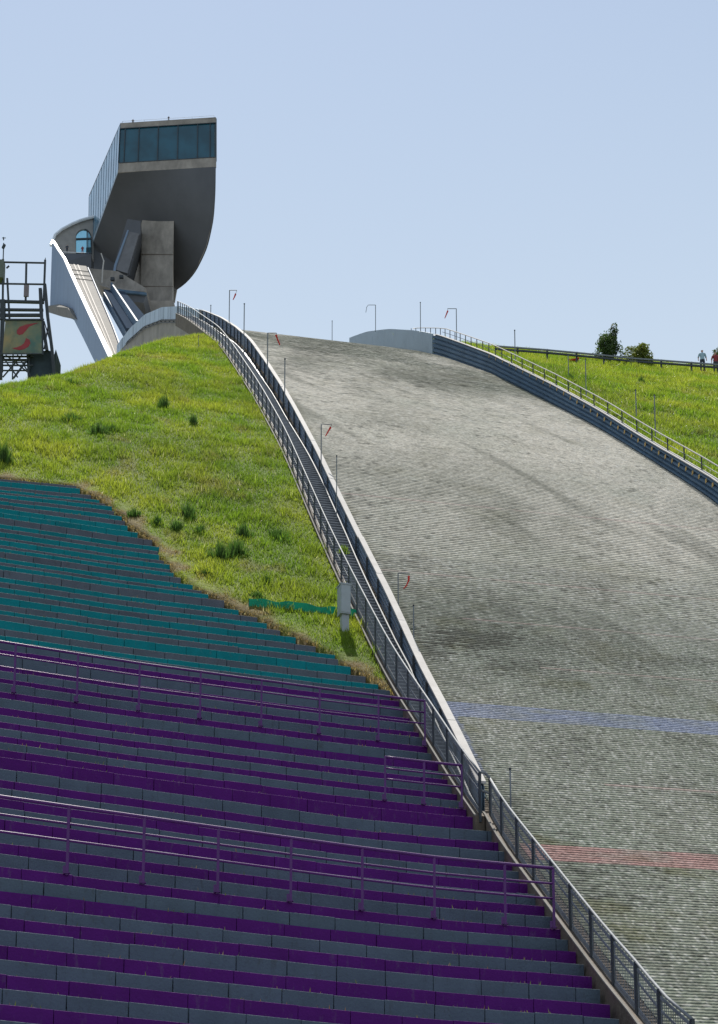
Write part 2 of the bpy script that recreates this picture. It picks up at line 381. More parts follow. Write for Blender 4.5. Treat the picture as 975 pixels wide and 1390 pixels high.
# blades
def blades(name,n,rr,qq,zf,left,w,h,label,keep):
    r=RNG.uniform(*rr,n); q=RNG.uniform(*qq,n); X=r*cp-q*sp; Y=r*sp+q*cp
    k=keep(r,q,X,Y); r,q,X,Y=r[k],q[k],X[k],Y[k]; n=len(r); Z=zf(r,q)
    clump=np.clip(fbm(r*1.4,q*1.4,61,3)*2-.4,.4,1.5)
    rnd=RNG.random(n); c=grass_col(r,q,X,Y,rnd,left)
    H=h*clump*RNG.uniform(.5,1.4,n)
    if left:
        d=edge_dist(X,Y); H*=np.clip(d/1.2,.35,1)
    th=RNG.uniform(0,2*np.pi,n); ww=w*RNG.uniform(.6,1.4,n)
    lean=RNG.normal(0,.45,(n,2))*H[:,None]
    a=np.stack([X-np.cos(th)*ww/2,Y-np.sin(th)*ww/2,Z-.03],1); b=np.stack([X+np.cos(th)*ww/2,Y+np.sin(th)*ww/2,Z-.03],1)
    t=np.stack([X+lean[:,0],Y+lean[:,1],Z+H],1)
    V=np.stack([a,b,t],1).reshape(-1,3); g=(c*RNG.uniform(.65,1.35,(n,1))); fl=(RNG.random(n)>.965)[:,None]*.6; g=g*(1-fl)+np.array([.5,.48,.26])*fl
    o=npmesh(name,V,np.arange(3*n),M['grass'],np.repeat(g,3,0),3)
    tag(o,label,'grass',kind='stuff'); print(name,n); return o
def keepL(r,q,X,Y):
    z=G_left(r,q); px,py=proj(X,Y,z); cr=np.interp(r,crest[:,0],crest[:,2])
    return (px>-60)&(q<cr+5)&(r<r_curb(q)-.02)&(~inpoly(X,Y))&(q>43)
blades('grass',900000,(-8,14.5),(43,128),G_left,True,.035,.2,'short sunlit yellow green grass covering the bank above the striped stand',keepL)
def keepR(r,q,X,Y):
    z=G_right(r,q); px,py=proj(X,Y,z); return (px<1230)&(q<137)&(r>r_right(q)+.2)
blades('grass',900000,(29,78),(58,138),G_right,False,.05,.27,'long meadow grass on the bank beyond the right wall',keepR)
# ------------------------------------------------------------------ landing slope made of rows of ragged plastic matting
def slope():
    pitch=.142; q0,q1=19.0,150.0; rowsq=[]; q=q0
    pf=lambda q: pitch if q<52 else pitch*1.3 if q<70 else pitch*1.6 if q<90 else pitch*2.2
    while q<q1: rowsq.append(q); q+=pf(q)
    VV=[];FF=[];CC=[];o=0
    G1=np.array([.93,.87,.75]); G2=np.array([.345,.35,.285]); G3=np.array([.325,.385,.3]); WH=np.array([.85,.83,.76]); DK=np.array([.045,.05,.045])
    BL=np.array([.4,.47,.74]); RD=np.array([.72,.38,.36]); PK=np.array([.75,.55,.5]); MO=np.array([.2,.19,.07])
    hb=[hit(800,y,.3)[4] for y in (968.,986.)]; hr=[hit(760,y,.3)[4] for y in (1150.,1171.)]
    hp=[(hit(900,922,.3)[4],hit(740,915,.3)[3]),(hit(900,1073,.3)[4],hit(822,1069,.3)[3]),(hit(800,703,.3)[4],5.),(hit(800,801,.3)[4],9.),(hit(800,856,.3)[4],14.)]
    for ri,q in enumerate(rowsq):
        rl=float(r_left(q)); rr=float(r_right(q)); dr=.045 if q<50 else .08 if q<75 else .12
        n=int((rr-rl)/dr); r=np.linspace(rl,rr,n); d=pf(q)
        sk=lambda k: np.convolve(RNG.random(n+k-1),np.ones(k)/k,'valid'); st1=(sk(3)-.5)*1.8; st2=(sk(6)-.5)*2.5
        jq=(RNG.random(n)-.5)*.02+st1*.012; lift=(.006+.014*RNG.random(n)+.006*np.clip(st1+.5,0,1))*(1 if q<56 else .6)
        lift*=(1.0 if q<100 else .8)
        qa=q+jq; z=S(q); mid0=fbm(r*1.3,np.full(n,q*1.3),75,2)
        sg=(float(S(q+d))-float(S(q)))/d
        def wp(rv,qv,zv): return np.stack([rv*cp-qv*sp,rv*sp+qv*cp,zv],1)
        p0=wp(r,qa+.015,z+sg*jq-.04); p1=wp(r,qa,z+sg*jq+lift); l2=(.008+.01*RNG.random(n)+.004*np.clip(st2+.5,0,1))*(1 if q<56 else .6); p2=wp(r,q+d*.5+0*r,z+sg*d*.5+l2); p3=wp(r,q+d-(.04 if q<56 else .022)+.012*st1,z+sg*(d-.03)+l2*.5+.004)
        Q=np.full(n,q); rowr=RNG.random()-.5
        big=fbm(r*.16,Q*.1+3,81,4); mid=fbm(r*.5,Q*.35,82,2)*.75+.25*fbm(r*2.5,Q*6,84,2); fine=RNG.random(n); str_=fbm(r*.9+Q*.25,Q*.12,83,3)
        wq=np.interp(q,[20,36,44,50,58,70,80,90,100,118,130],[.12,.22,.34,.42,.75,1.0,.9,.5,.18,.05,.05])+np.clip((fbm(r*.22+7,Q*.12,92,3)-.5)*5,-1,1)*np.interp(q,[60,75,90,110],[0,.25,.5,.4])
        t=np.clip(wq+(big-.5)*1.5+(mid-.5)*1.0+st2*.25,0,1)[:,None]
        c=G2*(1-t)+G1*t
        g=np.clip(np.interp(q,[20,44,54,60],[.75,.6,.35,.0])+(mid-.5)*1.4,0,1)[:,None]; c=c*(1-g*.75)+G3*g*.75
        f=(fine>(.8 if q<56 else .88))[:,None]*np.clip(.6+(big[:,None]-.4),.2,1); c=c*(1-f*.75)+WH*f*.75
        f=(np.clip(st1*2.2-.5-(.4 if q>56 else .0)+.6*np.clip((fbm(r*.5,Q*.5,77,3)-.5)*4,0,1),0,1)[:,None])*.5; c=c*(1-f)+DK*f
        s=np.clip((str_-.6)*5,0,1)[:,None]*.55; c=c*(1-s)+G2*.7*s
        # darker stained patches, several near the left edge
        px,py=proj(p1[:,0],p1[:,1],p1[:,2])
        for (cx,cy,sx,sy,k) in [(640,865,85,24,1.0),(585,885,45,30,.9),(700,905,70,14,.7),(690,1110,50,60,.75),(650,1040,20,60,.6),(760,1200,60,70,.5),(905,900,90,10,.5),(930,560,50,10,.5),(560,510,130,14,.45),(820,575,60,12,.4),(430,478,70,22,.55),(480,528,26,12,.5),(600,520,60,10,.4),(400,500,30,20,.45),(800,1200,160,50,.25),(720,880,120,18,.35),(700,700,25,30,.3)]:
            rc=hit(cx,cy,.3); e=np.exp(-((px-cx)/sx)**2-((py-cy)/sy)**2); e=k*.72*np.clip((e+(mid-.5)*1.0+st2*.55+st1*.3+rowr*.35-.55)*2.6,0,1)*(e>.04); e=e[:,None]; c=c*(1-e)+G2*.28*e
        mo=np.clip((fbm(r*.8+40,Q*.7,86,3)-.62)*6,0,1)*np.interp(q,[20,40,60],[.6,.4,.15]); mo=mo+np.clip(1-(r-rl)/.5,0,1)*np.clip(fbm(r,Q,87,2)*2-.7,0,1)*.6; mo=np.clip(mo,0,1)[:,None]; c=c*(1-mo)+MO*mo
        wear=np.clip(fbm(r*1.2,Q*2.5,88,2)*1.5+.1,0,1)
        if hb[0]>=0 and min(hb)<q<max(hb): k=(.62*wear)[:,None]; c=c*(1-k)+BL*k
        if min(hr)<q<max(hr): k=(.68*wear)[:,None]; c=c*(1-k)+RD*k
        for hq,r_ in hp:
            if abs(q-hq)<pf(q)*.5: k=((r>r_)*(.55 if q<45 else .4)*wear)[:,None]; c=c*(1-k)+PK*k
        if q<min(hb)+.1 and q>hit(655,1055,.3)[4]: k=((r<rl+.32+.1*st1)*.5*wear)[:,None]; c=c*(1-k)+BL*k
        cs=c*RNG.uniform(.7,1.3,(n,1))
        V=np.stack([p0,p1,p2,p3],1).reshape(-1,3); C4=np.stack([c*(.15 if q<56 else .3),cs,c*RNG.uniform(.72,1.28,(n,1)),c*(.5 if q<56 else .85)],1).reshape(-1,3)  # front and back edges darkened: groove shade between rows put into the colour
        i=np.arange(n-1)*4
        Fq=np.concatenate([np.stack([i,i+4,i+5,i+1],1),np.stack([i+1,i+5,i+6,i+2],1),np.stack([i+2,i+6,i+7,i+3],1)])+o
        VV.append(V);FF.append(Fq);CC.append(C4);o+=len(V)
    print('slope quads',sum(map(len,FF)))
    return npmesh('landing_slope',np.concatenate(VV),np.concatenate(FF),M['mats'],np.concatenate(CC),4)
tag(slope(),kind='structure')
# earth under the hill top (behind the knoll, carries the take-off)
mb=MB(); secs=[]
for q in np.arange(20,176,2.):
    z=float(P(min(q,171)))-1.6-.02*max(0,q-130); secs.append([W(float(r_curb(q)) if q<100 else float(r_cap(q))-.2,q,z-.4),W(float(r_right(q)),q,z)])
for a in secs: pass
mb.sweep(secs,closed=False); tag(mb.build('hill_earth',M['concrete_d']),kind='structure')
# ------------------------------------------------------------------ left wall between stairs and slope
lw=thing('slope_wall',W(12,80,float(P(80))),'long low wall of dark blue boards with pale metal cap along the left edge of the slope','wall')
def wall_path(q0,q1,dq=1.0): return list(np.arange(q0,q1,dq))+[q1]
QT=float(np.interp(121,[121],[tab[9,0]]))      # where cladding starts
def zcap(q): return float(P(q))+.6
QJw=float(CR[0,0])
def cap_sec(q,a,b,z,th=.06):
    r=float(r_cap(q)); return [W(r-a,q,z-th),W(r-b,q,z-th),W(r-b,q,z),W(r-a,q,z)]
segs=[QJw,QJw+4.0]
qs_=[QJw]
while qs_[-1]<QT-.1: qs_.append(min(QT,qs_[-1]+random.uniform(3.5,4.2)))
hj=hit(507,760,.6)[4]
mb=MB()
for a,b in zip(qs_[:-1],qs_[1:]):
    dz=random.uniform(-.01,.01)+(.05 if a<hj else 0); wd=.16 if a>hj-4 else .18
    mb.sweep([cap_sec(q,wd+.02,-.02,zcap(q)+dz) for q in np.linspace(a+.01,b-.01,6)])
mb.build('cap_rail',M['cap'],lw)
mb=MB()
for a,b in zip(qs_[:-1],qs_[1:]):
    n=6; jo=random.uniform(-.012,.012); secs=[]
    for q in np.linspace(a+.02,b-.02,n):
        r=float(r_cap(q))-.13+jo; z=zcap(q)-.055; sec=[]
        for k in range(4):
            t0=z-k*.2; sec+= [W(r,q,t0-.01),W(r-.035,q,t0-.05),W(r-.035,q,t0-.15),W(r,q,t0-.19)]
        sec+=[W(r+.06,q,z-.9),W(r+.06,q,z-.02)]
        secs.append(sec)
    mb.sweep(secs)
mb.build('board_panel',M['board'],lw)
mb=MB()   # posts of the wall towards the stairs
for q in np.arange(QJw+1,QT,2.1):
    r=float(r_cap(q))-.19; mb.bar(W(r,q,zcap(q)-.95),W(r,q,zcap(q)-.06),.07,.09)
mb.build('wall_post',M['steel_d'],lw)
mb=MB(); mb.sweep([[W(float(r_cap(q))-.04,q,zcap(q)-.9),W(float(r_cap(q))-.02,q,zcap(q)-.9),W(float(r_cap(q))-.02,q,zcap(q)-.07),W(float(r_cap(q))-.04,q,zcap(q)-.07)] for q in np.linspace(QJw,QT,60)])
mb.build('mat_side_board',M['board'],lw)
# clad arc over the knoll
aw=thing('arched_wall',W(13.5,125,float(P(125))),'arched pale aluminium clad wall over the hill crest below the tower','wall')
tabf=tab[tab[:,0]>=QT-.01]
def zt(q): return float(np.interp(q,tab[:,0],tab[:,2]))+.6
def rt(q): return float(np.interp(q,tab[:,0],tab[:,1]))
mb=MB(); q=QT
while q<tab[-1,0]-.2:
    b=min(q+1.25,tab[-1,0]); jo=random.uniform(-.02,.02); secs=[]
    for qq in (q+.02,b-.02):
        z=zt(qq); r=rt(qq)+jo; secs.append([W(r-.32,qq,z-1.15),W(r-.28,qq,z-1.15),W(r-.28,qq,z),W(r-.32,qq,z)])
    mb.sweep(secs); q=b
mb.build('cladding_panel',M['clad'],aw)
mb=MB(); mb.sweep([[W(rt(q)-.27,q,zt(q)-4.2),W(rt(q)+.05,q,zt(q)-4.2),W(rt(q)+.05,q,zt(q)-.02),W(rt(q)-.27,q,zt(q)-.02)] for q in np.linspace(QT+.1,tab[-1,0],40)])
mb.build('concrete_wall',M['concrete'],aw)
mb=MB()
for dz in (1.25,1.45):
    mb.tube([W(rt(q)-.4,q,zt(q)-dz) for q in np.linspace(QT+1,tab[-1,0]-6,30)],.035,5)
for q in np.arange(QT+2,tab[-1,0]-6,2.2): mb.bar(W(rt(q)-.3,q,zt(q)-1.35),W(rt(q)-.44,q,zt(q)-1.35),.05)
mb.build('cable_tray',M['steel_d'],aw)
# ------------------------------------------------------------------ stairs with railing
stq0,stq1=QJ+.3,QT-1
sw=thing('grating_stairs',W(12,70,float(P(70))),'long flight of dark metal grating stairs climbing beside the blue board wall','stairs')
V=[];Fc=[];mi=[];q=stq0
u=Vector((-sp,cp,0))
while q<stq1:
    a=W(float(r_curb(q))+.12,q,float(P(q))+.03); b=W(float(r_stair(q))-.02,q,float(P(q))+.03); d=Vector((0,0,-.035))
    V+=[a+d,b+d,a,b,a+u*.23,b+u*.23]; q+=.27
for k in range(0,len(V)-6,6):
    Fc+=[(k,k+1,k+3,k+2),(k+2,k+3,k+5,k+4),(k+4,k+5,k+7,k+6)]; mi+=[1,0,0]
mb=MB(); mb.add(V,Fc); o=mb.build('treads',[M['grate'],M['tread']],sw,fix=False); o.data.polygons.foreach_set('material_index',mi)
mb=MB(); secs=[]
for q in np.linspace(stq0,stq1,90):
    r=float(r_stair(q)); z=float(P(q)); secs.append([W(r-.01,q,z-.3),W(r+.03,q,z-.3),W(r+.03,q,z+.07),W(r-.01,q,z+.07)])
mb.sweep(secs); mb.build('stringer',M['steel'],sw)
mb=MB(); secs=[]
for q in np.linspace(stq0,stq1,90):
    secs.append([W(float(r_curb(q))+.1,q,float(P(q))-.45),W(float(r_cap(q))-.1,q,float(P(q))-.45)])
mb.sweep(secs,closed=False); mb.build('stair_bed',M['steel_d'],sw)
def curb_obj(rf,q0,q1,name,lab,depth):
    w=thing(name,W(float(rf(q0)),q0,float(P(q0))),lab,'kerb'); mb=MB()
    mb.sweep([[W(float(rf(q))-.12,q,float(P(q))-depth),W(float(rf(q))+.1,q,float(P(q))-depth),W(float(rf(q))+.1,q,float(P(q))+.1),W(float(rf(q))-.12,q,float(P(q))+.1)] for q in np.linspace(q0,q1,80)])
    mb.build('kerb_body',M['concrete_d'],w)
    mb=MB(); mb.sweep([[W(float(rf(q))-.14,q,float(P(q))+.1),W(float(rf(q))-.09,q,float(P(q))+.1),W(float(rf(q))-.09,q,float(P(q))+.13),W(float(rf(q))-.14,q,float(P(q))+.13)] for q in np.linspace(q0,q1,80)])
    mb.build('kerb_top',M['concrete_l'],w)
curb_obj(r_curb,QJ,QT-1,'kerb','long concrete kerb under the upper stair railing beside the grass bank',.9)
curb_obj(r_curb_lo,CL[0,0]-2,QJL+.2,'kerb','short steep concrete kerb under the lowest railing at the foot of the slope',1.2)
def railing(name,lab,rf,q0,q1,h,step,mesh_to,dz=0.1):
    rl=thing(name,W(float(rf(q0)),q0,float(P(q0))),lab,'railing')
    qs=list(np.arange(q0,q1,step))+[q1]
    if q1-qs[-2]<step*.4: qs.pop(-2)
    base=lambda q,z: W(float(rf(q)),q,float(P(q))+dz+z)
    mb=MB(); mb.tube([base(q,h) for q in np.linspace(q0,q1,max(8,int((q1-q0)*1.2)))],.026,6); mb.build('top_rail',M['steel'],rl,smooth=True)
    for k,zz in enumerate((.12,.55)):
        mb=MB()
        for a,b in zip(qs[:-1],qs[1:]): mb.bar(base(a+.1,zz),base(b-.1,zz),.012,.04)
        mb.build('lower_rail',M['steel'],rl)
    for q in qs:
        mb=MB(); mb.bar(base(q,-.15),base(q,h),.05,.085 ,up=(-sp,cp,0)); mb.build('post',M['steel_d'],rl)
    for a,b in zip(qs[:-1],qs[1:]):
        if a>mesh_to: continue
        mb=MB()
        n=max(3,int((b-a)/.085))
        for i in range(1,n):
            q=a+(b-a)*i/n; mb.bar(base(q,.1),base(q,h-.09),.009)
        mb.bar(base(a+.08,h-.1),base(b-.08,h-.1),.02,.05); mb.bar(base(a+.08,.06),base(b-.08,.06),.02,.05)
        mb.build('bar_panel',M['steel'],rl)
    return rl,base
qmesh=hit(478,790,1.0)[4]
rl,bs=railing('stair_railing','tall grey railing along the stairs from the crest down to the stand edge',r_curb,QJ,QT-1,1.0,1.45,qmesh)
rl2,bs2=railing('stair_railing','grey barred railing at the foot of the slope right of the purple steps',r_curb_lo,CL[0,0]-1,QJL,.86,1.3,200)
mb=MB(); mb.tube([bs(QJ,1.0),bs(QJ,1.0).lerp(bs2(QJL,.86),.5)+Vector((0,0,.06)),bs2(QJL,.86)],.03,6); mb.tube([bs(QJ,.6),bs2(QJL,.5)],.025,6); mb.build('link_rail',M['steel'],rl2)
# ------------------------------------------------------------------ right wall
rwall=thing('slope_wall',W(30,85,float(P(85))),'blue steel board wall with yellow distance plates along the right edge of the slope','wall')
def ztr(q):  # top of right wall
    far=[(127.6+0,0)]
    a=np.array([(0,0)]); return float(np.interp(q,RZ[:,0],RZ[:,1]))
RZ=[]
for (x,y,yt) in [(680,511,483),(755.6,551.6,519.8),(825,589,562.5),(861,613.6,586),(898,636,608),(937,662,631),(975,688,652)]:
    h=hit(x,y,.2); Yv=h[1]; u,w=ray(x,yt); RZ.append((h[4],w*Yv))
for x,y,Y in [(590,455,118),(545,447,130),(510,450,141),(475,459,152)]:
    p=at(x,y,Y); RZ.append((rq(p.x,p.y)[1],p.z))
RZ.sort(); RZ=np.array(RZ); RZ[:,1]=P(RZ[:,0])+sm(np.stack([RZ[:,0],RZ[:,1]-P(RZ[:,0])],1),2)[:,1]
RZ=np.vstack([[[18,float(P(18))+1.4],[50,float(P(50))+1.35]],RZ]) if False else RZ
q_lo=RZ[0,0]; h_lo=RZ[0,1]-P(q_lo)
def ztop(q): return float(P(q))+float(np.interp(q,np.r_[0,RZ[:,0]],np.r_[h_lo,RZ[:,1]-P(RZ[:,0])]))
QB=float(rq(*at(588,455,118.4)[:2])[1]); QE=float(RZ[-1,0])
mb=MB(); q=30.0; nb=5
while q<QB:
    b=min(q+3.9,QB); secs=[]
    for qq in np.linspace(q+.015,b-.015,6):
        z=ztop(qq)-.05; H=z-float(S(qq))+.25; r=float(r_right(qq)); dh=H/nb; sec=[]
        for k in range(nb):
            t0=z-k*dh; sec+=[W(r+.06,qq,t0-.01),W(r-.05,qq,t0-.07),W(r-.05,qq,t0-dh+.09),W(r+.06,qq,t0-dh+.03)]
        sec+=[W(r+.16,qq,z-H),W(r+.16,qq,z-.02)]; secs.append(sec)
    mb.sweep(secs); q=b
mb.build('board_panel',M['board_r'],rwall)
mb=MB(); mb.sweep([[W(float(r_right(q))-.08,q,ztop(q)-.05),W(float(r_right(q))+.2,q,ztop(q)-.05),W(float(r_right(q))+.2,q,ztop(q)),W(float(r_right(q))-.08,q,ztop(q))] for q in np.arange(30,QB,1.)])
mb.build('cap_rail',M['cap'],rwall)
for i in range(34):
    x=664+ i*9.2; y=float(np.interp(x,[664,680,755,816,892,975],[477+6,489,527,566,613,662]))
    u,w=ray(x,y); Ys=np.arange(55,125,.05); r,q=rq(u*Ys,Ys); j=int(np.argmin(abs(r-(r_right(q)-.06)))); qq=float(q[j]); z=float(w*Ys[j]); z=min(z,ztop(qq)-.1)
    mb=MB(); r=float(r_right(qq))-.065; mb.hexa([W(r,qq-.08,z-.1),W(r+.012,qq-.08,z-.1),W(r+.012,qq+.08,z-.1),W(r,qq+.08,z-.1),W(r,qq-.08,z+.08),W(r+.012,qq-.08,z+.08),W(r+.012,qq+.08,z+.08),W(r,qq+.08,z+.08)])
    mb.build('distance_plate',M['yellow'],rwall)
mb=MB(); q=QB+.02
while q<QE-.2:
    b=min(q+3.4,QE); secs=[]
    for qq in np.linspace(q+.01,b-.01,3):
        z=ztop(qq); r=float(r_right(qq))-.02; zb=float(S(qq))-.1; secs.append([W(r-.06,qq,zb),W(r+.05,qq,zb),W(r+.05,qq,z),W(r-.06,qq,z)])
    mb.sweep(secs); q=b
mb.build('cladding_panel',mat('smooth_blue_grey_cladding',(.3,.37,.42),.5,metal=.2,var=.08,scale=.5),rwall)
rr_=thing('wall_handrail',W(30,85,ztop(85)),'thin grey handrail on short posts on top of the right wall','handrail')
hr=lambda q,z: W(float(r_right(q))+.14,q,ztop(q)+z)
mb=MB(); mb.tube([hr(q,float(np.interp(q,[QB-4,QB+9],[.62,.12]))) for q in np.arange(40,QB+9,1.5)],.03,6); mb.build('top_rail',M['cap'],rr_,smooth=True)
mb=MB(); mb.tube([hr(q,.28) for q in np.arange(40,QB-2,1.5)],.016,5); mb.build('lower_rail',M['steel'],rr_)
for q in np.arange(41,QB+9,1.75):
    mb=MB(); mb.bar(hr(q,-.1),hr(q,float(np.interp(q,[QB-4,QB+9],[.6,.12]))),.05,.09); mb.build('post',M['steel_d'],rr_)
# ------------------------------------------------------------------ purple railings of the stand
def rowby(y0): return min(rows,key=lambda R:abs(R['y0']-y0))
def on_row(R,x):
    best=None
    pts=R['pts']
    for i in range(len(pts)-1):
        xa=proj(*pts[i])[0]; xb=proj(*pts[i+1])[0]
        if xa<=x<=xb: return pts[i].lerp(pts[i+1],(x-xa)/(xb-xa))
    return pts[-1]+(pts[-1]-pts[-2]).normalized()*((x-proj(*pts[-1])[0])/60) if x>proj(*pts[-1])[0] else pts[0]
def purple_rail(y0,xs,ytop,lab,x0=None):
    R=rowby(y0); base=[on_row(R,x)+Vector((0,.0,0)) for x in xs]
    hs=[ ray(x,yt)[1]*b.y-b.z for x,yt,b in zip(xs,ytop,base)]; h=sum(hs)/len(hs); print('rail h',round(h,2),[round(v,2) for v in hs])
    t=thing('stand_railing',base[0],lab,'railing','purple tube railings of the stand')
    if x0 is not None:
        e=[on_row(R,x0)]+base
    else: e=base
    for f,nm,rad in ((1,'top_rail',.031),(.74,'lower_rail',.021),(.49,'lower_rail',.021)):
        mb=MB(); pp=[]
        for a,b in zip(e[:-1],e[1:]):
            for i in range(4): pp.append(a.lerp(b,i/4)+Vector((0,-.06,h*f)))
        pp.append(e[-1]+Vector((0,-.06,h*f))); mb.tube(pp,rad,8); mb.build(nm,M['rail_purple'],t,smooth=True)
    for b in base:
        mb=MB(); b2=b+Vector((0,-.06,0)); mb.bar(b2+Vector((0,0,-.02)),b2+Vector((0,0,h)),.045,.045)
        mb.build('post',M['rail_purple'],t)
        mb=MB(); mb.box(b2+Vector((-.045,.02,.07)),.05,.06,.13); mb.box(b2+Vector((.0,.0,.01)),.09,.08,.02); mb.build('foot_bracket',M['rail_purple'],t)
purple_rail(938.5,[20,105,189,272,355,434,514,577],[871,885,899,913,926,937,949,956],'upper long purple railing across the stand below the teal steps',-60)
purple_rail(1176,[92,195,296,395,492,590,686,752],[1097,1112,1126,1139,1151,1162,1173,1181],'lower long purple railing across the purple steps near the bottom',-60)
purple_rail(1017,[523,576,627],[1027,1034.5,1042],'short purple railing in two bays at the right end of the stand')
# ------------------------------------------------------------------ poles and windsocks
def zsurf(x,y,Y): return at(x,y,Y)
def pole(x,yt,yb,Y,lab,arm=0,sock=None,curl=False,r=.03):
    a=at(x,yb,Y); b=at(x,yt,Y); b.x=a.x
    if arm:
        t=thing('windsock_pole',a,lab,'windsock','windsock poles along the slope'); px=1.08*Y/F
        mb=MB(); mb.tube([a,b],r,6); mb.build('pole',M['steel'],t)
        mb=MB(); e=b+Vector((arm*px,0,0))
        pts=[b,e] if not curl else [b,e,e+Vector((-.02*Y/20,0,-.03*Y/20)),e+Vector((-.03*Y/20,0,-.1*Y/20))]
        mb.tube(pts,r*.8,5); mb.build('arm',M['steel'],t)
        if sock:
            mb=MB(); pts=[at(sx,sy,Y) for sx,sy in sock]; mb.tube(pts,r*1.9,8,r2=r*.9); mb.build('windsock',M['red'],t)
            mb=MB(); mb.tube([e,pts[0]],r*.4,4); mb.build('cord',M['steel_d'],t)
    else:
        t=thing('marker_pole',a,lab,'pole','plain marker poles along the slope')
        mb=MB(); mb.tube([a,b],r,6); mb.build('shaft',M['steel'],t)
        mb=MB(); mb.tube([b,b+Vector((0,0,.05))],r*1.5,6); mb.build('tip',M['steel_d'],t)
pole(311,394,452,108,'windsock pole on the left wall just below the arched cladding',10,[(320,399),(318.5,403),(316.5,407)])
pole(363,452,520,82,'windsock pole with hanging red sock on the left wall near the crest',12,[(375,455),(377,461),(380,468)])
pole(436,576,652,66,'windsock pole at mid slope by the left wall its sock blown to a slant',14,[(449,580),(446,585),(442,592)],r=.022)
pole(541,778,885,52,'windsock pole with ragged red ribbon low on the left wall',15,[(555,782),(555,788),(552,795),(548,799)],r=.018)
pole(510,414,450,139,'windsock pole with curled bracket above the pale cladding right of the crest',-10,None,True)
pole(620,419,463,116,'windsock pole on the right wall with its sock hanging left',-12,[(608,422),(606,427),(604,432)])
for x,yt,yb,Y,lab in [(331,413,482,92,'tallest plain pole at the crest between two windsocks on the left wall'),(386.5,488,548,77,'plain pole on the left wall below the second windsock'),(457,620,702,61,'plain pole on the left wall beside the pale matting'),(562,823,911,49,'plain pole low on the left wall near the ribbon windsock'),(286,415,440,117,'short thin pole where the left stair railing meets the cladding'),(694,1045,1132,37.2,'plain pole standing behind the lower barred railing'),(451,436,463,139,'thin pole alone on the bare crest of the slope'),(571,411,449,122,'tall pole on the pale cladding of the right wall'),(699.5,449,489,97,'plain pole at the upper end of the right wall near the skyline guardrail'),(772,482,515,98,'pole standing in the meadow left of the bushes'),(796,488,537,88,'plain pole behind the middle of the right handrail'),(864,530,565,80,'shorter of the two poles on the lower right wall'),(890,537,592,78,'taller of the two poles on the lower right wall'),(269.5,456,472,0,'tiny stake in the grass below the arched wall')]:
    if Y==0:
        h=hit(x,yb,0,G_left); Y=h[1]; pole(x,yt,yb+1,Y,lab,r=.015)
    else: pole(x,yt,yb,Y,lab,r=.028 if Y>70 else .018)
# ------------------------------------------------------------------ guardrail on the right skyline
gr=thing('guardrail',at(800,490,117),'dark double beam guardrail along the skyline of the right meadow','guardrail')
gp=[(672,471.5,112),(700,473.5,113),(740,476.5,114),(783,480.5,115),(820,484,116),(857,488,117),(900,491,118),(940,494,118.5),(985,497.5,119),(1060,503,121)]
def gpath(dy=0):
    return [at(x,y+dy,Y) for x,y,Y in gp]
for dy,hh in ((-1.6,.1),(2.2,.13)):
    mb=MB(); pts=gpath(dy)
    for a,b in zip(pts[:-1],pts[1:]): mb.bar(a,b,.08,hh)
    mb.build('beam',M['steel_d'] if dy>0 else M['steel'],gr)
for x in (703,743,783,820,857,898,939,980,1020):
    y,Y=plint(gp,x); p=at(x,y,Y); r,q=rq(p.x,p.y); mb=MB(); z=float(G_right(np.array([r]),np.array([q]))[0]); print('guard',x,round(p.z-z,2))
    mb.bar(Vector((p.x,p.y+.1,min(z-.2,p.z-.5))),p+Vector((0,.1,.2)),.12,.12); mb.build('post',M['steel_d'],gr)
# ------------------------------------------------------------------ shrubs
def shrub(cx,cy,Y,wpx,hpx,n,leafm,lab,base_y,seed,lobes=7):
    rnd=random.Random(seed); px=1.08*Y/F; c=at(cx,cy,Y); b=at(cx,base_y,Y)
    t=thing('shrub',b,lab,'bush'); Wd=wpx*px/2; H=hpx*px/2
    mb=MB(); tips=[]
    for i in range(lobes):
        a=rnd.uniform(0,6.28); e=rnd.uniform(.2,1); zf=-.95+1.5*i/(lobes-1); p=c+Vector((math.cos(a)*Wd*.68*e*(1 if zf<.2 else .6),math.sin(a)*Wd*.6*e,zf*H)); tips.append((p,rnd.uniform(.38,.58)*min(Wd,H)*1.15))
        m=b.lerp(p,.5)+Vector((rnd.uniform(-.1,.1),0,.1)); mb.tube([b,m,p],.05,5,r2=.015)
    mb.build('trunk',M['bark'],t)
    V=[];Fc=[]
    for i in range(n):
        p,R=rnd.choice(tips); d=Vector((rnd.gauss(0,1),rnd.gauss(0,1),rnd.gauss(0,1))).normalized()*R*rnd.uniform(.3,1)**.5*(1.25 if rnd.random()<.12 else 1)
        q=p+d; s=rnd.uniform(.05,.11); a=Vector((rnd.gauss(0,1),rnd.gauss(0,1),rnd.gauss(0,.6))).normalized(); bb=a.cross(Vector((rnd.gauss(0,1),rnd.gauss(0,1),rnd.gauss(0,1)))).normalized()
        o=len(V); V+=[q-a*s,q+bb*s*.5,q+a*s,q-bb*s*.5]; Fc.append((o,o+1,o+2,o+3))
    npmesh('crown',[tuple(v) for v in V],Fc,leafm,None,4,parent=t)
shrub(825,468,121,42,46,4200,M['leaf'],'taller dark green bush on the right skyline behind the guardrail',496,5,10)
shrub(832,450,121.2,16,20,350,M['leaf'],'feathery top of a young bush rising behind the dark green bush',480,15,5)
shrub(866,480,121.5,54,30,3600,M['leaf_y'],'lower yellow green bush beside the taller dark one on the skyline',496,6,10)
shrub(974,481,124,22,22,700,M['leaf'],'small bush at the right picture edge behind the second walker',500,8)
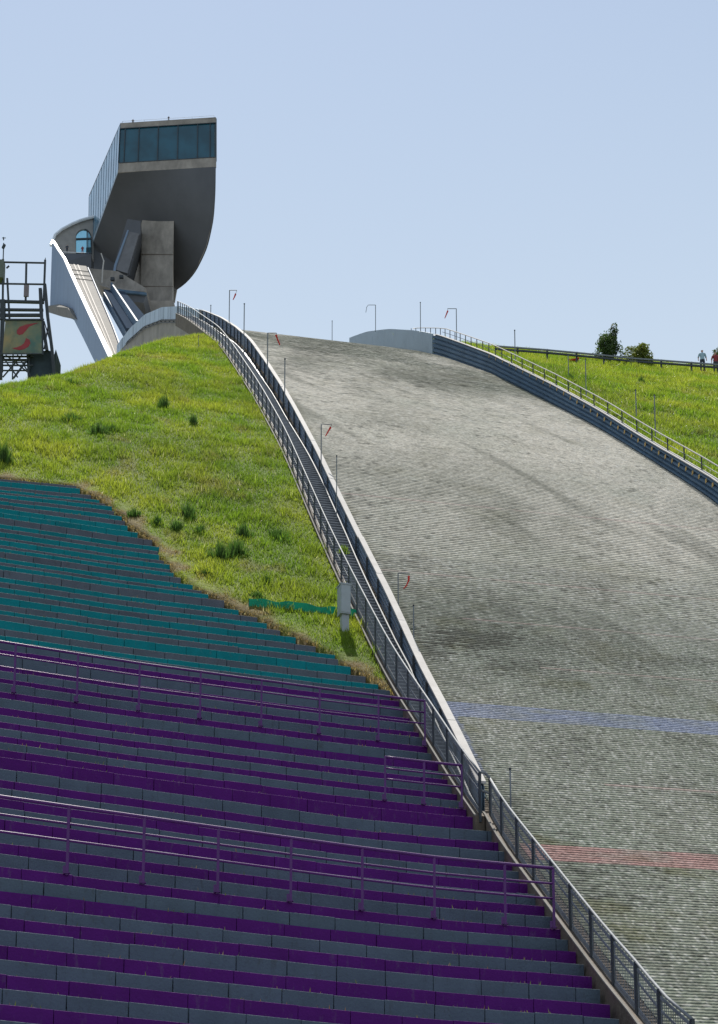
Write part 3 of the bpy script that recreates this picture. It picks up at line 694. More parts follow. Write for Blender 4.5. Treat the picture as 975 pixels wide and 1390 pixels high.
def clump(x,y,w,h,n,seed,lab,surf=G_left,dark=1.0,col=(.06,.125,.018)):
    hh=hit(x,y,0,surf); rnd=random.Random(seed); s=1.08*hh[1]/F; R=w*s*.45; H=h*s*.85
    mb=[];C=[]
    for i in range(n):
        a=rnd.uniform(0,6.28); e=rnd.random()**.7*R*(1.5 if rnd.random()<.25 else 1)*(.75+.35*math.sin(a*2+seed)); r=hh[3]+math.cos(a)*e; q=hh[4]+math.sin(a)*e; X,Y=xy(r,q); z=float(surf(np.array([r]),np.array([q]))[0])
        l=H*rnd.uniform(.3,1.1)*max(.2,1-.55*e/R); th=rnd.uniform(0,6.28); ww=rnd.uniform(.015,.035); lx=math.cos(a)*e*.5+rnd.gauss(0,.12)*l; ly=math.sin(a)*e*.5+rnd.gauss(0,.12)*l
        mb+=[(X-math.cos(th)*ww,Y-math.sin(th)*ww,z-.05),(X+math.cos(th)*ww,Y+math.sin(th)*ww,z-.05),(X+lx,Y+ly,z+l)]
        k=rnd.uniform(.6,1.5)*dark; C+=[(col[0]*k,col[1]*k,col[2]*k)]*3
    V=np.array(mb); b=V.mean(0); b[2]=V[:,2].min()
    o=npmesh('grass_tuft',V-b,np.arange(len(V)),M['grass'],np.array(C),3); o.location=b
    tag(o,lab,'plant','tall dark tufts on the left bank' if surf is G_left else None)
for i,(x,y,w,h,lab) in enumerate([(222,553,20,26,'dark bushy tuft standing alone high on the left bank'),(98,571,34,20,'wide low pair of tufts left of centre on the bank'),(134,588,24,24,'dark tuft just right of the wide low tufts'),(152,584,20,12,'small pale tuft beside the dark tuft on the bank'),(263,576,12,22,'narrow upright tuft near the stair railing'),(256,700,26,26,'round dark tuft above the stepped edge of the stand'),(213,711,14,18,'small dark tuft left of the round one'),(182,700,18,16,'pale green tuft just above the teal step edge'),(300,756,32,34,'tallest bushy tuft on the lower bank'),(322,752,30,34,'tuft leaning against the tallest bushy tuft'),(331,727,22,26,'upright tuft behind the tallest pair'),(378,728,42,18,'broad low tuft between the tall pair and the stairs'),(272,722,16,14,'leafy small weed under the round dark tuft'),(240,718,18,18,'thin green tuft between the round tuft and the small one'),(280,780,12,12,'small tuft above the green net edge'),(5,628,20,44,'tall dark shrubby tuft at the left picture edge'),(96,520,22,10,'flat tuft near the skyline by the scaffold'),(350,812,22,14,'dark weed growing over the end of the green net'),(362,790,14,12,'short tuft above the middle of the green net')]):
    clump(x,y,w,h,260,100+i,lab)
for i,(x,y,w,h,lab) in enumerate([(640/1,0,0,0,'')][:0]+[(871,520,10,16,'dark tuft in the meadow under the yellow green bush'),(775,515,14,14,'weed around the foot of the meadow pole')]):
    clump(x,y,w,h,160,300+i,lab,G_right)
def flat_st(r,q): return P(q)+.02
clump(467,748,20,12,120,401,'green weed growing through the grating stairs',flat_st,1.6,(.09,.14,.02))
# red litter in the meadow
h=hit(777,492,.0,G_right); mb=MB(); c=Vector((h[0],h[1],h[2]+.15))
for i in range(7): mb.box(c+Vector((random.uniform(-.35,.35),random.uniform(-.2,.2),random.uniform(-.05,.1))),.28,.2,.08,random.uniform(0,3))
t=thing('cloth_strip',c,'small red strip of cloth lying in the meadow grass','cloth'); mb.build('cloth',M['red'],t)
# weeds in the stand joints and dry stuff
V=[];C=[]
for _ in range(4200):
    k=random.randrange(1,len(rows)-2); R=rows[k]; D=rows[k]; L=plen(R['pts'])
    s=random.uniform(0,L) if random.random()<.7 else min(L,abs(random.gauss(0,3)))
    if vnoise(np.array([s*.9]),np.array([k*3.7]),9)[0]<.62: continue
    p,_t=poly_at(R['pts'],s); p=p+Vector((0,random.uniform(.0,.06),0)); l=random.uniform(.015,.075)*(1.4 if random.random()<.15 else 1); th=random.uniform(0,3.1); w=.012
    dx=random.gauss(0,.4)*l
    V+=[(p.x-math.cos(th)*w,p.y-math.sin(th)*w,p.z-.02),(p.x+math.cos(th)*w,p.y+math.sin(th)*w,p.z-.02),(p.x+dx,p.y,p.z+l)]
    c=random.choice([(.16,.12,.06),(.12,.13,.03),(.15,.09,.05),(.08,.1,.02)]); C+=[c]*3
tag(npmesh('weeds',V,np.arange(len(V)),M['weeds'],np.array(C),3),'dry yellow and rust coloured weeds in the cracks of the stand steps','weeds',kind='stuff')
# dirt spilled over step ends
# ------------------------------------------------------------------ green net and cabinet
a=hit(338,824,0,G_left); b=hit(484,838,0,G_left)
A=Vector(a[:3]);B=Vector(b[:3]); mb=MB(); secs=[]
for i in range(25):
    t=i/24; p=A.lerp(B,t); p.z=float(G_left(*[np.array([v]) for v in rq(p.x,p.y)])[0]); wv=.03*math.sin(i*1.3); hgt=.26+.03*math.sin(i*.7)
    secs.append([p+Vector((0,wv,-.05)),p+Vector((0,wv+.015,-.05)),p+Vector((0,wv*1.5+.03,hgt)),p+Vector((0,wv*1.5+.015,hgt))])
t=thing('net_barrier',A,'low green net strip stretched across the bank left of the grey cabinet','net'); mb.sweep(secs); mb.build('net',M['green_net'],t)
for i in (0,8,16,24): mb=MB(); p=secs[i][0]; mb.bar(p+Vector((0,.04,-.1)),p+Vector((0,.04,.32)),.03); mb.build('stake',M['steel_d'],t)
h=hit(467,856,0,G_left); c=Vector(h[:3]); Yc=h[1]; s=1.08*Yc/F
t=thing('electric_cabinet',c,'grey metal cabinet on a narrow pedestal beside the stair railing','cabinet')
ang=math.radians(18)
mb=MB(); mb.box(c+Vector((.02,0,.2)),.22,.2,.56,ang); mb.build('pedestal',M['cabinet'],t)
H=.92; mb=MB(); mb.box(c+Vector((0,0,.48+H/2)),.31,.36,H,ang); mb.build('body',M['cabinet'],t)
mb=MB(); mb.box(c+Vector((0,-.0,.48+H+.02)),.35,.4,.04,ang); mb.build('lid',M['cabinet'],t)
dn=Vector((math.sin(ang),-math.cos(ang),0)); mb=MB(); mb.box(c+dn*.186+Vector((0,0,.48+H/2)),.27,.012,H-.08,ang); mb.build('door',M['cabinet'],t)
# ------------------------------------------------------------------ inrun
Yl=lambda Y: at(70,326,287)
iq=[(163,150,488),(175,143,473),(207,124,433),(235,108,398.7),(262,94,368),(276,86.7,351),(284,77,337),(287,71,327)]
inr=thing('inrun_ramp',at(150,488,163),'long curved ramp with bright metal side wall descending from the tower to the hill','ski jump inrun')
def iz(Y): x,y=plint(iq,Y); return at(x,y,Y)
Yst=list(np.linspace(160,287,44))
er=Vector((cp,sp,0))
bot=[(66,422),(70,423),(80,426),(92,430),(102,434),(108,446),(115,460),(128,487),(145,520),(160,550)]
mb=MB(); secs=[]
for Y in Yst:
    p=iz(Y); x=plint(iq,Y)[0]; yb=plint([(a,b) for a,b in bot],x)[0]; q=at(x,yb,Y)
    b=Vector((p.x,p.y,q.z)); secs.append([b,b+er*.35,p+er*.35+Vector((0,0,-.1)),p+Vector((0,0,-.1))])
mb.sweep(secs); mb.build('side_wall',M['alu'],inr)
mb=MB(); mb.sweep([[iz(Y)+Vector((0,0,-.1)),iz(Y)+er*.42+Vector((0,0,-.1)),iz(Y)+er*.42+Vector((0,0,.05)),iz(Y)+er*.1+Vector((0,0,.12)),iz(Y)-er*.1+Vector((0,0,.02))] for Y in Yst]); mb.build('bright_edge',mat('polished_edge',(.7,.72,.75),.4,metal=.2,var=.05),inr)
mb=MB(); conc=[at(66,424,286.5),at(66,415,285),at(80,413,270),at(92,418,250),at(103,433,238),at(85,430,262)]
mb.prism(conc,Vector((1.0,.4,0))); mb.build('concrete_haunch',M['concrete_l'],inr)
wf=lambda Y: float(np.interp(Y,[160,207,262,285],[1.5,2.6,3.6,3.9]))
mb=MB(); mb.sweep([[iz(Y)+er*.36+Vector((0,0,-1.9)),iz(Y)+er*wf(Y)+Vector((0,0,-1.9)),iz(Y)+er*wf(Y)+Vector((0,0,-.75)),iz(Y)+er*.36+Vector((0,0,-.75))] for Y in Yst if Y<277]); mb.build('track_bed',M['concrete_l'],inr)
mb=MB()
for f in (.45,.62): mb.sweep([[iz(Y)+er*wf(Y)*(f-.03)+Vector((0,0,-.75)),iz(Y)+er*wf(Y)*(f+.03)+Vector((0,0,-.75)),iz(Y)+er*wf(Y)*(f+.03)+Vector((0,0,-.66)),iz(Y)+er*wf(Y)*(f-.03)+Vector((0,0,-.66))] for Y in Yst if Y<277])
mb.build('track_ridge',M['concrete'],inr)
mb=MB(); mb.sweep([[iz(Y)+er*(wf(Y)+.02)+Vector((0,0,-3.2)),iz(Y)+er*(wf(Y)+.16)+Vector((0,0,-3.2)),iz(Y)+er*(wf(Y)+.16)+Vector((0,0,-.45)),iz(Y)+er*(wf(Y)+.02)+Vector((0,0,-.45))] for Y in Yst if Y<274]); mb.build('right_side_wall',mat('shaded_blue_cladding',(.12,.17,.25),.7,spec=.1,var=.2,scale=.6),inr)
mb=MB()
for k in range(3): 
    Y=258+k*5; mb.bar(iz(Y)+er*.4+Vector((0,0,-.6)),iz(Y)+er*wf(Y)+Vector((0,0,-.6)),.08)
mb.build('start_gate_beam',M['steel_d'],inr)
for (p0,p1,w,h) in [((151,392,262),(186,448,178),.22,1.9),((141,402,255),(176,462,178),.18,1.2)]:
    mb=MB(); mb.bar(at(*p0),at(*p1),w,h); mb.build('lift_rail',M['board_r'],inr)
    mb=MB(); mb.bar(at(p0[0],p0[1]+3,p0[2]),at(p1[0],p1[1]+4,p1[2]),.32,.12); mb.build('rail_flange',M['board_r'],inr)
mb=MB(); mb.bar(at(155,396,263),at(193,450,178),3.4,.4); mb.build('lift_deck',mat('matt_dark_deck',(.045,.06,.085),.95,spec=0,var=.15),inr)
# ------------------------------------------------------------------ tower
tw=thing('jump_tower',at(215,430,291),'ski jump tower with cantilevered glazed restaurant head on a concrete pillar','tower')
YF,YR_,YB=283.0,281.7,303.4
def fr(tx,ty):  # front face: tx 0..1 left-right, ty pixel offset from roof line
    x0=lerp(163.5,160.3,min(1,ty/67)); x1=293.2
    x=lerp(x0,x1,tx); y=lerp(167,159,tx)+ty; return at(x,y,lerp(YF,YR_,tx))
def quad(mb,a,b,c,d,th): # panel with thickness vector
    return mb.hexa([a,b,b+th,a+th,d,c,c+th,d+th])
back=Vector((.05,.35,0))
def fband(t0,t1,y0,y1,th=back,out=0): 
    o=Vector((0,-out,0)); mb=MB(); quad(mb,fr(t0,y1)+o,fr(t1,y1)+o,fr(t1,y0)+o,fr(t0,y0)+o,th); return mb
fband(0,1,0,7.3).build('roof_band',M['concrete'],tw)
fband(0,1,54.6,67.3).build('floor_band',M['concrete'],tw)
mu=[0,.055,.2,.4,.605,.81,.94,1.0]
for i in range(len(mu)-1):
    mb=MB(); quad(mb,fr(mu[i]+.004,54.4)+Vector((0,.15,0)),fr(mu[i+1]-.004,54.4)+Vector((0,.15,0)),fr(mu[i+1]-.004,7.5)+Vector((0,.15,0)),fr(mu[i]+.004,7.5)+Vector((0,.15,0)),Vector((0,.08,0))); mb.build('front_window',M['glass_f'],tw)
mb=MB()
for m_ in mu: mb.bar(fr(m_,7.5)+Vector((0,.1,0)),fr(m_,54.4)+Vector((0,.1,0)),.14,.3)
mb.bar(fr(0,7.6),fr(1,7.6),.12,.12); mb.bar(fr(0,54.4),fr(1,54.4),.12,.12)
mb.build('window_frame',M['mull'],tw)
# left glazed side
TL0,TL1=at(163.5,167,YF),at(121,265,YB); BL0,BL1=at(160.3,234,YF),at(120,348,YB)
def lf(s,t): return TL0.lerp(TL1,s).lerp(BL0.lerp(BL1,s),t)
nL=(TL1-TL0).cross(BL0-TL0).normalized()
if nL.x>0: nL=-nL
inn=-nL
for i in range(12):
    a,b=i/12+.004,(i+1)/12-.004; mb=MB()
    mb.hexa([lf(a,.955),lf(b,.93),lf(b,.93)+inn*.1,lf(a,.955)+inn*.1,lf(a,.03),lf(b,.03),lf(b,.03)+inn*.1,lf(a,.03)+inn*.1]); mb.build('side_window',M['glass_s'],tw)
mb=MB()
for i in range(13): s=i/12; mb.bar(lf(s,.03)+nL*.0,lf(s,.94)+nL*.0,.07,.1)
mb.build('side_window_frame',M['board_r'],tw)
mb=MB(); mb.hexa([lf(0,.03),lf(1,.03),lf(1,.03)+inn*.5,lf(0,.03)+inn*.5,lf(0,0),lf(1,0),lf(1,0)+inn*.5,lf(0,0)+inn*.5]); mb.build('roof_edge',M['mull'],tw)
mb=MB(); mb.hexa([lf(0,1),lf(1,1),lf(1,1)+inn*.5,lf(0,1)+inn*.5,lf(0,.955)+nL*.06,lf(1,.93)+nL*.06,lf(1,.93)+inn*.5,lf(0,.955)+inn*.5]); mb.build('sill_strip',M['clad'],tw)
# belly
Lc=[(160.3,234,283),(147.3,270.5,289.2),(134,308,295.9),(126,331,300.2),(120,348,303.4)]
Rc=[(293.2,226.5,281.7),(292.8,262,282.6),(290.5,298,284.4),(282,337,287.6),(266,370,291.5),(251,387,295),(235,397,299)]
def curve(c,n):
    c=np.array(c,float); d=np.r_[0,np.cumsum(np.hypot(np.diff(c[:,0]),np.diff(c[:,1])))]; d/=d[-1]
    out=[]
    for t in np.linspace(0,1,n):
        out.append(at(*[float(np.interp(t,d,c[:,j])) for j in range(3)]))
    for _ in range(3): out=[out[0]]+[(out[i-1]+out[i]*2+out[i+1])/4 for i in range(1,n-1)]+[out[-1]]
    return out
NB=28; LC=curve(Lc,NB); RC=curve(Rc,NB); mb=MB(); K=16; V=[]
for i in range(NB):
    for k in range(K+1):
        s=k/K; V.append(LC[i].lerp(RC[i],s)+Vector((0,-math.sin(s*math.pi)*.9*math.sin(math.pi*min(1,i/NB*1.1)),0)))
mb.add(V,[(i*(K+1)+k,i*(K+1)+k+1,(i+1)*(K+1)+k+1,(i+1)*(K+1)+k) for i in range(NB-1) for k in range(K)]); mb.build('underside_shell',M['belly'],tw,smooth=True)
# roof, right side and back
TR0=fr(1,0); TR1=TR0+(TL1-TL0)*.95+Vector((3,0,0)); mb=MB(); zz=Vector((0,0,-.3))
mb.hexa([TL0+zz,TR0+zz,TR1+zz,TL1+zz,TL0-Vector((0,0,.02)),TR0-Vector((0,0,.02)),TR1-Vector((0,0,.02)),TL1-Vector((0,0,.02))]); mb.build('roof_slab',M['concrete_l'],tw)
mb=MB(); rc=[TR0-Vector((.2,0,.3))]+[p-Vector((.2,0,0)) for p in RC]+[TR1+Vector((-.4,0,-12)),TR1-Vector((.4,0,.3))]
mb.add(rc,[tuple(range(len(rc)))]); mb.build('right_side_wall',M['concrete'],tw,fix=False)
mb=MB(); mb.hexa([BL1,RC[-1]+Vector((0,3,0)),RC[-1]+Vector((0,3.5,0)),BL1+Vector((0,.5,0)),TL1-Vector((0,0,.35)),TR1-Vector((.4,0,.35)),TR1+Vector((-.4,.5,-.35)),TL1+Vector((0,.5,-.35))]); mb.build('rear_wall',M['concrete'],tw)
mb=MB(); pr=[fr(t,0) for t in (0.02,.25,.5,.75,.98)]
mb.tube([p+Vector((0,.3,.55)) for p in pr],.02,5); mb.tube([fr(.02,0)+Vector((0,.3,.55)),TL1+Vector((.3,0,.55))],.02,5)
for p in pr: mb.bar(p+Vector((0,.3,0)),p+Vector((0,.3,.55)),.03)
mb.bar(fr(.995,2)+Vector((.18,0,0)),fr(.995,60)+Vector((.18,0,0)),.12); mb.build('roof_railing',M['steel'],tw)
# pillar
YP=289.6
pz0=at(213,470,YP).z; pz1=at(213,296,YP).z
xl=at(191,400,YP).x; xr=at(235,360,YP-2.6).x
mb=MB(); pl=[Vector((xl,YP,pz0)),Vector((xr,YP-2.6,pz0)),Vector((xr-1,YP+8,pz0)),Vector((xl-2.1,YP+5,pz0))]
ptops=[p.copy() for p in pl]; ptops[0].z=pz1; ptops[1].z=at(235,308,YP).z; ptops[2].z=ptops[1].z-2; ptops[3].z=pz1
mb.hexa(pl+ptops); mb.build('pillar',M['concrete'],tw)
mb=MB()
for y in (345.5,389,428): 
    a=at(190.6,y-.5,YP-.02);b=at(235.2,y,YP-2.62); mb.bar(a,b,.05,.09)
mb.build('pillar_joint',M['concrete_d'],tw)
mb=MB(); mb.prism([at(173,297,286),at(191,300,286),at(191,316,286),at(176,372,286),at(171,377,286),at(153,368,286),at(155,360,286)],Vector((-.3,5,0))); mb.build('stair_shaft',M['belly'],tw)
mb=MB(); mb.prism([at(174.5,314,285.5),at(189,317,285.5),at(173,371,285.5),at(157,366,285.5)],Vector((0,.45,0))); mb.build('shaft_panel',mat('grey_shaft_panel',(.13,.13,.14),.6,var=.15,scale=.8),tw)
mb=MB(); mb.prism([at(173,312,285.3),at(175,312.5,285.3),at(158,361,285.3),at(157,368,285.3),at(163,374,285.3),at(161,378,285.3),at(153.5,371,285.3),at(155,360,285.3)],Vector((0,.4,0))); mb.build('shaft_edge',M['alu'],tw)
mb=MB(); mb.prism([at(120,364,284),at(160,368,283),at(198,391,281),at(196,396,281),at(150,392,282),at(134,386,284)],Vector((.5,6,0))); mb.build('platform_slab',M['concrete'],tw)
mb=MB(); mb.prism([at(156,391,280),at(199,399,279),at(195,411,279.3),at(162,408,280)],Vector((.2,9,0))); mb.build('platform_beam',M['belly'],tw)
mb=MB(); mb.prism([at(150,391,279.6),at(199,397,278.6),at(199,400,278.6),at(150,395,279.6)],Vector((0,.4,0))); mb.build('platform_edge',M['board_r'],tw)
mb=MB(); mb.prism([at(160,408,285),at(236,408,285),at(236,470,285),at(190,470,285)],Vector((.2,8,0))); mb.build('pillar_base',M['concrete'],tw)
mb=MB(); mb.tube([at(137.5,344,279),at(141,354,279),at(139.5,366,279),at(138.5,384,279)],.12,6); mb.build('lamp_mast',M['cap'],tw)
for (x,y) in ((153,379),(165,376)): mb=MB(); mb.box(at(x,y,281.5),.7,.5,.5); mb.build('floodlight',M['steel_d'],tw)
# shell wall with arched window at the start platform
topc=[(72,327),(75,319),(84,311.5),(98,304),(110,299),(119,296.5),(128,294)]
def archy(x):
    t=(x-101.5)/23.0
    if t<=0 or t>=1: return None
    return 326-15*math.sqrt(max(0,1-(2*t-1)**2))
mb=MB(); xs=np.linspace(73,127,37)
def wy(x): return 296+ (x-73)/54*4
for a,b in zip(xs[:-1],xs[1:]):
    ta,tb=plint(topc,a)[0],plint(topc,b)[0]; ya,yb=archy(a),archy(b); bo=348+ (a-73)*.1
    if ya is None or yb is None: lows=(bo,bo)
    else: lows=(min(ya,343),min(yb,343))
    p=[at(a,lows[0],wy(a)),at(b,lows[1],wy(b)),at(b,tb,wy(b)),at(a,ta,wy(a))]
    mb.hexa([p[0],p[1],p[1]+Vector((0,.5,0)),p[0]+Vector((0,.5,0)),p[3],p[2],p[2]+Vector((0,.5,0)),p[3]+Vector((0,.5,0))])
mb.build('start_shell_wall',mat('grey_shell',(.3,.29,.28),.6,var=.2,scale=.5),tw)
mb=MB(); tp=[at(*(list(c)+[wy(c[0])-.4])) for c in topc]; mb.tube([at(69.5,333,288.5)]+tp,.28,6); mb.build('shell_edge',bpy.data.materials['polished_edge'],tw)
mb=MB(); pts=[at(x,archy(x),299.2) for x in np.linspace(101.8,124.2,14)]; mb.tube([at(101.5,345,299.2)]+pts+[at(124.5,345,299.2)],.12,5)
mb.bar(at(101.5,325,299.2),at(124.5,324,299.2),.3); mb.bar(at(118.5,312,299.2),at(118.5,345,299.2),.2); mb.bar(at(101.5,344,299.2),at(124.5,344,299.2),.2); mb.build('arch_window_frame',M['mull'],tw)
mb=MB(); pp=[at(101.8,344,299.4)]+[at(x,archy(x)+.2,299.4) for x in np.linspace(102,124,14)]+[at(124.2,344,299.4)]; mb.prism(pp,Vector((0,.06,0))); mb.build('arch_window',M['glass_c'],tw)
mb=MB(); mb.prism([at(117,336,301),at(180,330,301),at(180,400,301),at(117,380,301)],Vector((0,.5,0))); mb.build('gap_shade_panel',M['belly'],tw)  # added dark sheet, stands in for the shade below the tower head
mb=MB(); mb.prism([at(79,344,291),at(124,345,291),at(124,371,291),at(96,364,290),at(88,356,290)],Vector((0,3,0))); mb.build('start_deck',M['belly'],tw)
mb=MB(); mb.tube([at(78,342,290.5),at(121,343.5,290.5)],.06,5); mb.build('deck_rail',M['alu'],tw)
# ------------------------------------------------------------------ people
def person(loc,h,lab,shirt,legs,face=-1,arms='down',hat=None,group=None):
    k=h/1.75; J=[];E=[];Rd=[]
    def j(x,y,z,r): J.append((x*k,y*k,z*k)); Rd.append(r*k); return len(J)-1
    pel=j(0,0,.95,.135); wa=j(0,0,1.08,.12); chh=j(0,.0,1.3,.145); nk=j(0,0,1.48,.055); hd=j(0,-.01,1.56,.075); tp_=j(0,-.01,1.66,.085)
    E+=[(pel,wa),(wa,chh),(chh,nk),(nk,hd),(hd,tp_)]
    for s in (-1,1):
        hp=j(s*.1,0,.9,.095); kn=j(s*.11,-.01,.5,.06); an=j(s*.115,.01,.1,.042); ft=j(s*.12,-.14,.04,.04); E+=[(pel,hp),(hp,kn),(kn,an),(an,ft)]
        sh=j(s*.19,0,1.4,.06)
        if arms=='down': el=j(s*.27,.03,1.13,.045); wr=j(s*.29,-.04,.9,.033); ha=j(s*.29,-.06,.81,.034)
        else: el=j(s*.27,-.05,1.15,.045); wr=j(s*.2,-.25,1.08,.033); ha=j(s*.16,-.32,1.08,.034)
        E+=[(chh,sh),(sh,el),(el,wr),(wr,ha)]
    me=bpy.data.meshes.new('body'); me.from_pydata(J,E,[]); ob=bpy.data.objects.new('body',me); COL.objects.link(ob)
    md=ob.modifiers.new('s','SKIN'); 
    for i,sv in enumerate(me.skin_vertices[0].data): sv.radius=(Rd[i],Rd[i]*.85); sv.use_root=(i==0)
    sb=ob.modifiers.new('b','SUBSURF'); sb.levels=2
    dg=bpy.context.evaluated_depsgraph_get(); m2=bpy.data.meshes.new_from_object(ob.evaluated_get(dg)); bpy.data.objects.remove(ob)
    root=thing('person',loc,lab,'person',group)
    m2.materials.append(M['skin'])
    b=bpy.data.objects.new('body',m2); COL.objects.link(b); b.parent=root
    # clothing: slightly inflated copies of body regions
    def part(nm,test,infl,m):
        bm=bmesh.new(); bm.from_mesh(m2); bm.normal_update()
        bmesh.ops.delete(bm,geom=[f for f in bm.faces if not test(f.calc_center_median()/k)],context='FACES')
        for v in bm.verts: v.co+=v.normal*infl*k
        me=bpy.data.meshes.new(nm); bm.to_mesh(me); bm.free(); me.materials.clear(); me.materials.append(m)
        o=bpy.data.objects.new(nm,me); COL.objects.link(o); o.parent=root
    part('shirt',lambda c:.93<c.z<1.47 and abs(c.x)<.3 and (abs(c.x)<.2 or c.z>1.12),.018,shirt)
    part('trousers',lambda c:.09<c.z<=1.0 and abs(c.x)<.22,.016,legs)
    part('hair',lambda c:c.z>1.6 and (c.y>-.03 or c.z>1.7),.015,M['hair'])
    return root
def zr(p):
    r,q=rq(p.x,p.y); return float(G_right(np.array([r]),np.array([q]))[0])
for x,yh,Y,lab,s,l in [(953,474,121,'person in light blue shirt walking behind the guardrail on the skyline',M['shirt_b'],M['trouser']),(971,477,121.6,'person in red and dark clothes cut off by the right picture edge',M['shirt_r'],M['shirt_k'])]:
    top=at(x,yh,Y); person((top.x,top.y,top.z-1.85),1.85,lab,s,l); print('person ground gap',top.z-1.72-zr(top))
def tiny(x,yf,Y,h,lab,s,l,arms='down'):
    p=at(x,yf,Y); person(p,h,lab,s,l,arms=arms)
tiny(112,345,298,1.7,'person in red standing behind the arched window of the tower',M['shirt_r'],M['shirt_r'])
tiny(91,343.5,293,1.7,'person in dark clothes at the start platform railing of the tower',M['shirt_k'],M['trouser'])
tiny(180.5,171,286,1.45,'left of two small figures looking over the tower roof edge',M['shirt_k'],M['trouser'],'up')
tiny(229,165.5,286,1.2,'right of two small figures at the tower roof edge',M['shirt_k'],M['trouser'],'up')
# ------------------------------------------------------------------ scaffold platform on the left
YS=86.0
def q2(x,y,d=0): return at(x,y,YS+d)
sc=thing('scaffold_tower',at(35,512,YS),'dark steel camera scaffold with railing and printed banner at the left edge','scaffold')
def bars(name,lst,m,w=.07,dep=0):
    mb=MB()
    for a in lst:
        x1,y1,x2,y2=a[:4]; ww=a[4] if len(a)>4 else w; d=a[5] if len(a)>5 else dep; mb.bar(q2(x1,y1,d),q2(x2,y2,d),ww,ww)
    return mb.build(name,m,sc)
bars('top_rail',[(-40,355,62,357),(-40,384.5,61,386)],M['steel_d'],.07)
for a in [(61.5,353,59.5,408),(36,356,35,408),(4.5,352,3,505),(10,378,13,432),(-30,352,-31,505)]: bars('post',[a+(.1,)],M['steel_d'])
for d in (0,2.4): 
    bars('platform_beam',[(-40,408,60,410.5,.13,d),(-40,420,59,421,.12,d),(-40,428,58,428,.14,d),(-40,433.5,60,433.5,.06,d)],M['steel_d'])
bars('inclined_leg',[(61,386,65,430,.16),(65,430,70.5,472,.16),(70.5,472,74.5,515,.16)],M['steel_d'])
bars('inclined_leg',[(55,392,56.5,430,.17),(56.5,430,64,476,.17)],M['steel_d'])
bars('inclined_leg',[(4,408,4,435,.26),(3,435,1,515,.16)],M['steel_d'])
bars('cross_brace',[(62,412,66,440,.06),(60,436,72,476,.06),(66,440,60,474,.06)],M['steel_d'])
mb=MB(); mb.box(q2(36,395,-.1),.26,.08,.66); mb.build('side_panel',M['pane'],sc)
mb=MB(); mb.box(q2(-2,368,0),.62,.5,1.05); mb.build('control_box',M['box_g'],sc)
mb=MB(); mb.bar(q2(9,364),q2(12.5,361),.07); mb.build('spotlight',M['steel_d'],sc)
mb=MB(); mb.bar(q2(4.5,352),q2(5.2,330),.05); mb.bar(q2(4,337),q2(6.5,332),.12); mb.tube([q2(5,326),q2(5,322)],.03); mb.bar(q2(3,323),q2(8,323),.03); mb.build('antenna_mast',M['steel_d'],sc)
mb=MB(); mb.tube([q2(61.6,357),q2(61.8,350)],.02); mb.build('whip_antenna',M['steel_d'],sc)
mb=MB(); mb.hexa([q2(3.5,480.5,-.3),q2(57,480.5,-.3),q2(57,480.5,-.27),q2(3.5,480.5,-.27),q2(7.5,434.5,-.3),q2(56.5,434.5,-.3),q2(56.5,434.5,-.27),q2(7.5,434.5,-.27)]); bn=mb.build('banner',M['banner'],sc)
for pl in ([(52.5,438.3),(46,438.7),(36,440.4),(27,443.6),(23,448.6),(23,452.7),(26.3,454.7),(31.2,453.5),(35.3,448.6),(39.4,443.6),(46,440.4)],[(35.3,458.8),(40.2,460.9),(41.4,465.8),(38.6,470.7),(32.8,474),(26.3,475.2),(20.5,474),(16.4,472.3),(23,471.5),(28.7,469),(32.8,465.8),(34.5,461.7)]):
    mb=MB(); mb.prism([q2(x,y,-.312) for x,y in pl],Vector((0,.008,0))); o=mb.build('emblem',M['logo'],sc)
bars('banner_frame',[(8,434.5,57,434.5,.05,-.33),(3.5,480.5,57,480.5,.05,-.33),(26,436,7,478,.05,.05),(33,436,53,478,.05,.05),(5.5,433,3,482,.09,-.25),(57.5,433,58,482,.09,-.25)],M['steel_d'])
bars('lattice_base',[(-40,484,45,484,.08),(-40,496,45,496,.07),(2,482,24,512,.07),(42,482,18,514,.08),(24,482,44,514,.07),(-20,482,-2,512,.07)]+[(x,480,x-1,515,.06) for x in (18,40,-12)]+[(-40,488,45,489,.1,.8),(-40,492,45,492,.05,1.6),(8,482,44,510,.06,1.2),(30,482,4,512,.06,1.6),(-40,503,45,503,.06,.6)],M['steel_d'])
mb=MB(); mb.prism([q2(36,481,.2),q2(52,476,.2),q2(68,476,.2),q2(73.5,482,.2),q2(76,474,.2),q2(74.5,520,.2),q2(38,520,.2)],Vector((0,1.6,0))); mb.build('dust_net',M['net'],sc)
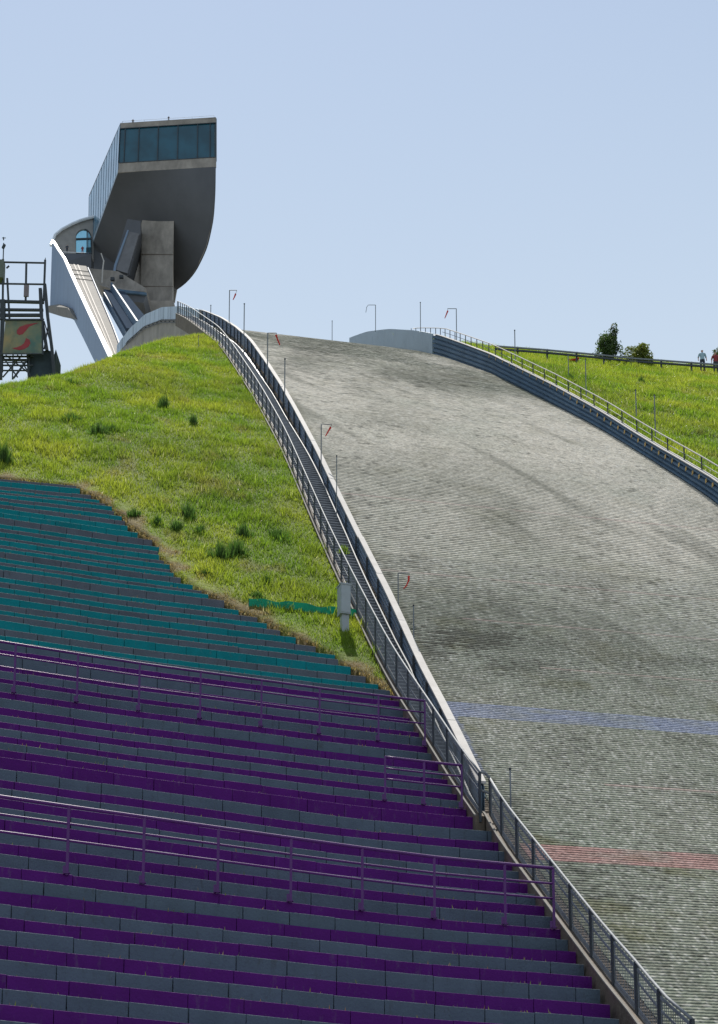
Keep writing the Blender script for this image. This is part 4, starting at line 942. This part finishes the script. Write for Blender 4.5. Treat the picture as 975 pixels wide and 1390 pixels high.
# ------------------------------------------------------------------ camera, light, world
cam=bpy.data.cameras.new('camera'); co=bpy.data.objects.new('camera',cam); COL.objects.link(co); SC.camera=co
cam.sensor_fit='AUTO'; cam.sensor_width=36; cam.lens=F/1390*36; cam.shift_y=(Y0-695)/1390; cam.clip_end=6000; cam.clip_start=.5
co.location=(0,0,0); co.rotation_euler=(math.radians(90)+TH,0,0)
EL,AZ=math.radians(60),math.radians(7)
sun=bpy.data.lights.new('sun','SUN'); sun.energy=5.0; sun.angle=math.radians(.5); sun.color=(1,.95,.87); so=bpy.data.objects.new('sun',sun); COL.objects.link(so)
S_=Vector((-math.sin(AZ)*math.cos(EL),math.cos(AZ)*math.cos(EL),math.sin(EL))); so.rotation_euler=S_.to_track_quat('Z','Y').to_euler(); so.location=(0,100,200)
w=bpy.data.worlds.new('World'); SC.world=w; w.use_nodes=True; nt=w.node_tree; bg=nt.nodes['Background']
sky=nt.nodes.new('ShaderNodeTexSky'); sky.sky_type='NISHITA'; sky.sun_disc=False; sky.sun_elevation=EL; sky.sun_rotation=-AZ
sky.altitude=600; sky.air_density=1.0; sky.dust_density=.5; sky.ozone_density=2.2
tcn=nt.nodes.new('ShaderNodeTexCoord'); sx=nt.nodes.new('ShaderNodeSeparateXYZ'); nt.links.new(tcn.outputs['Generated'],sx.inputs[0])
mr=nt.nodes.new('ShaderNodeMapRange'); mr.inputs[1].default_value=.45; mr.inputs[2].default_value=.66; mr.inputs[3].default_value=.85; mr.inputs[4].default_value=.42; nt.links.new(sx.outputs['Z'],mr.inputs[0])
mx=nt.nodes.new('ShaderNodeMix'); mx.data_type='RGBA'; nt.links.new(mr.outputs[0],mx.inputs[0]); nt.links.new(sky.outputs[0],mx.inputs[6]); mx.inputs[7].default_value=(4.75,5.5,6.1,1)
nt.links.new(mx.outputs[2],bg.inputs[0]); bg.inputs[1].default_value=.085
SC.view_settings.view_transform='Standard'; SC.view_settings.look='None'; SC.view_settings.exposure=.75; SC.view_settings.gamma=1; SC.view_settings.use_curve_mapping=False
SC.render.engine='CYCLES'
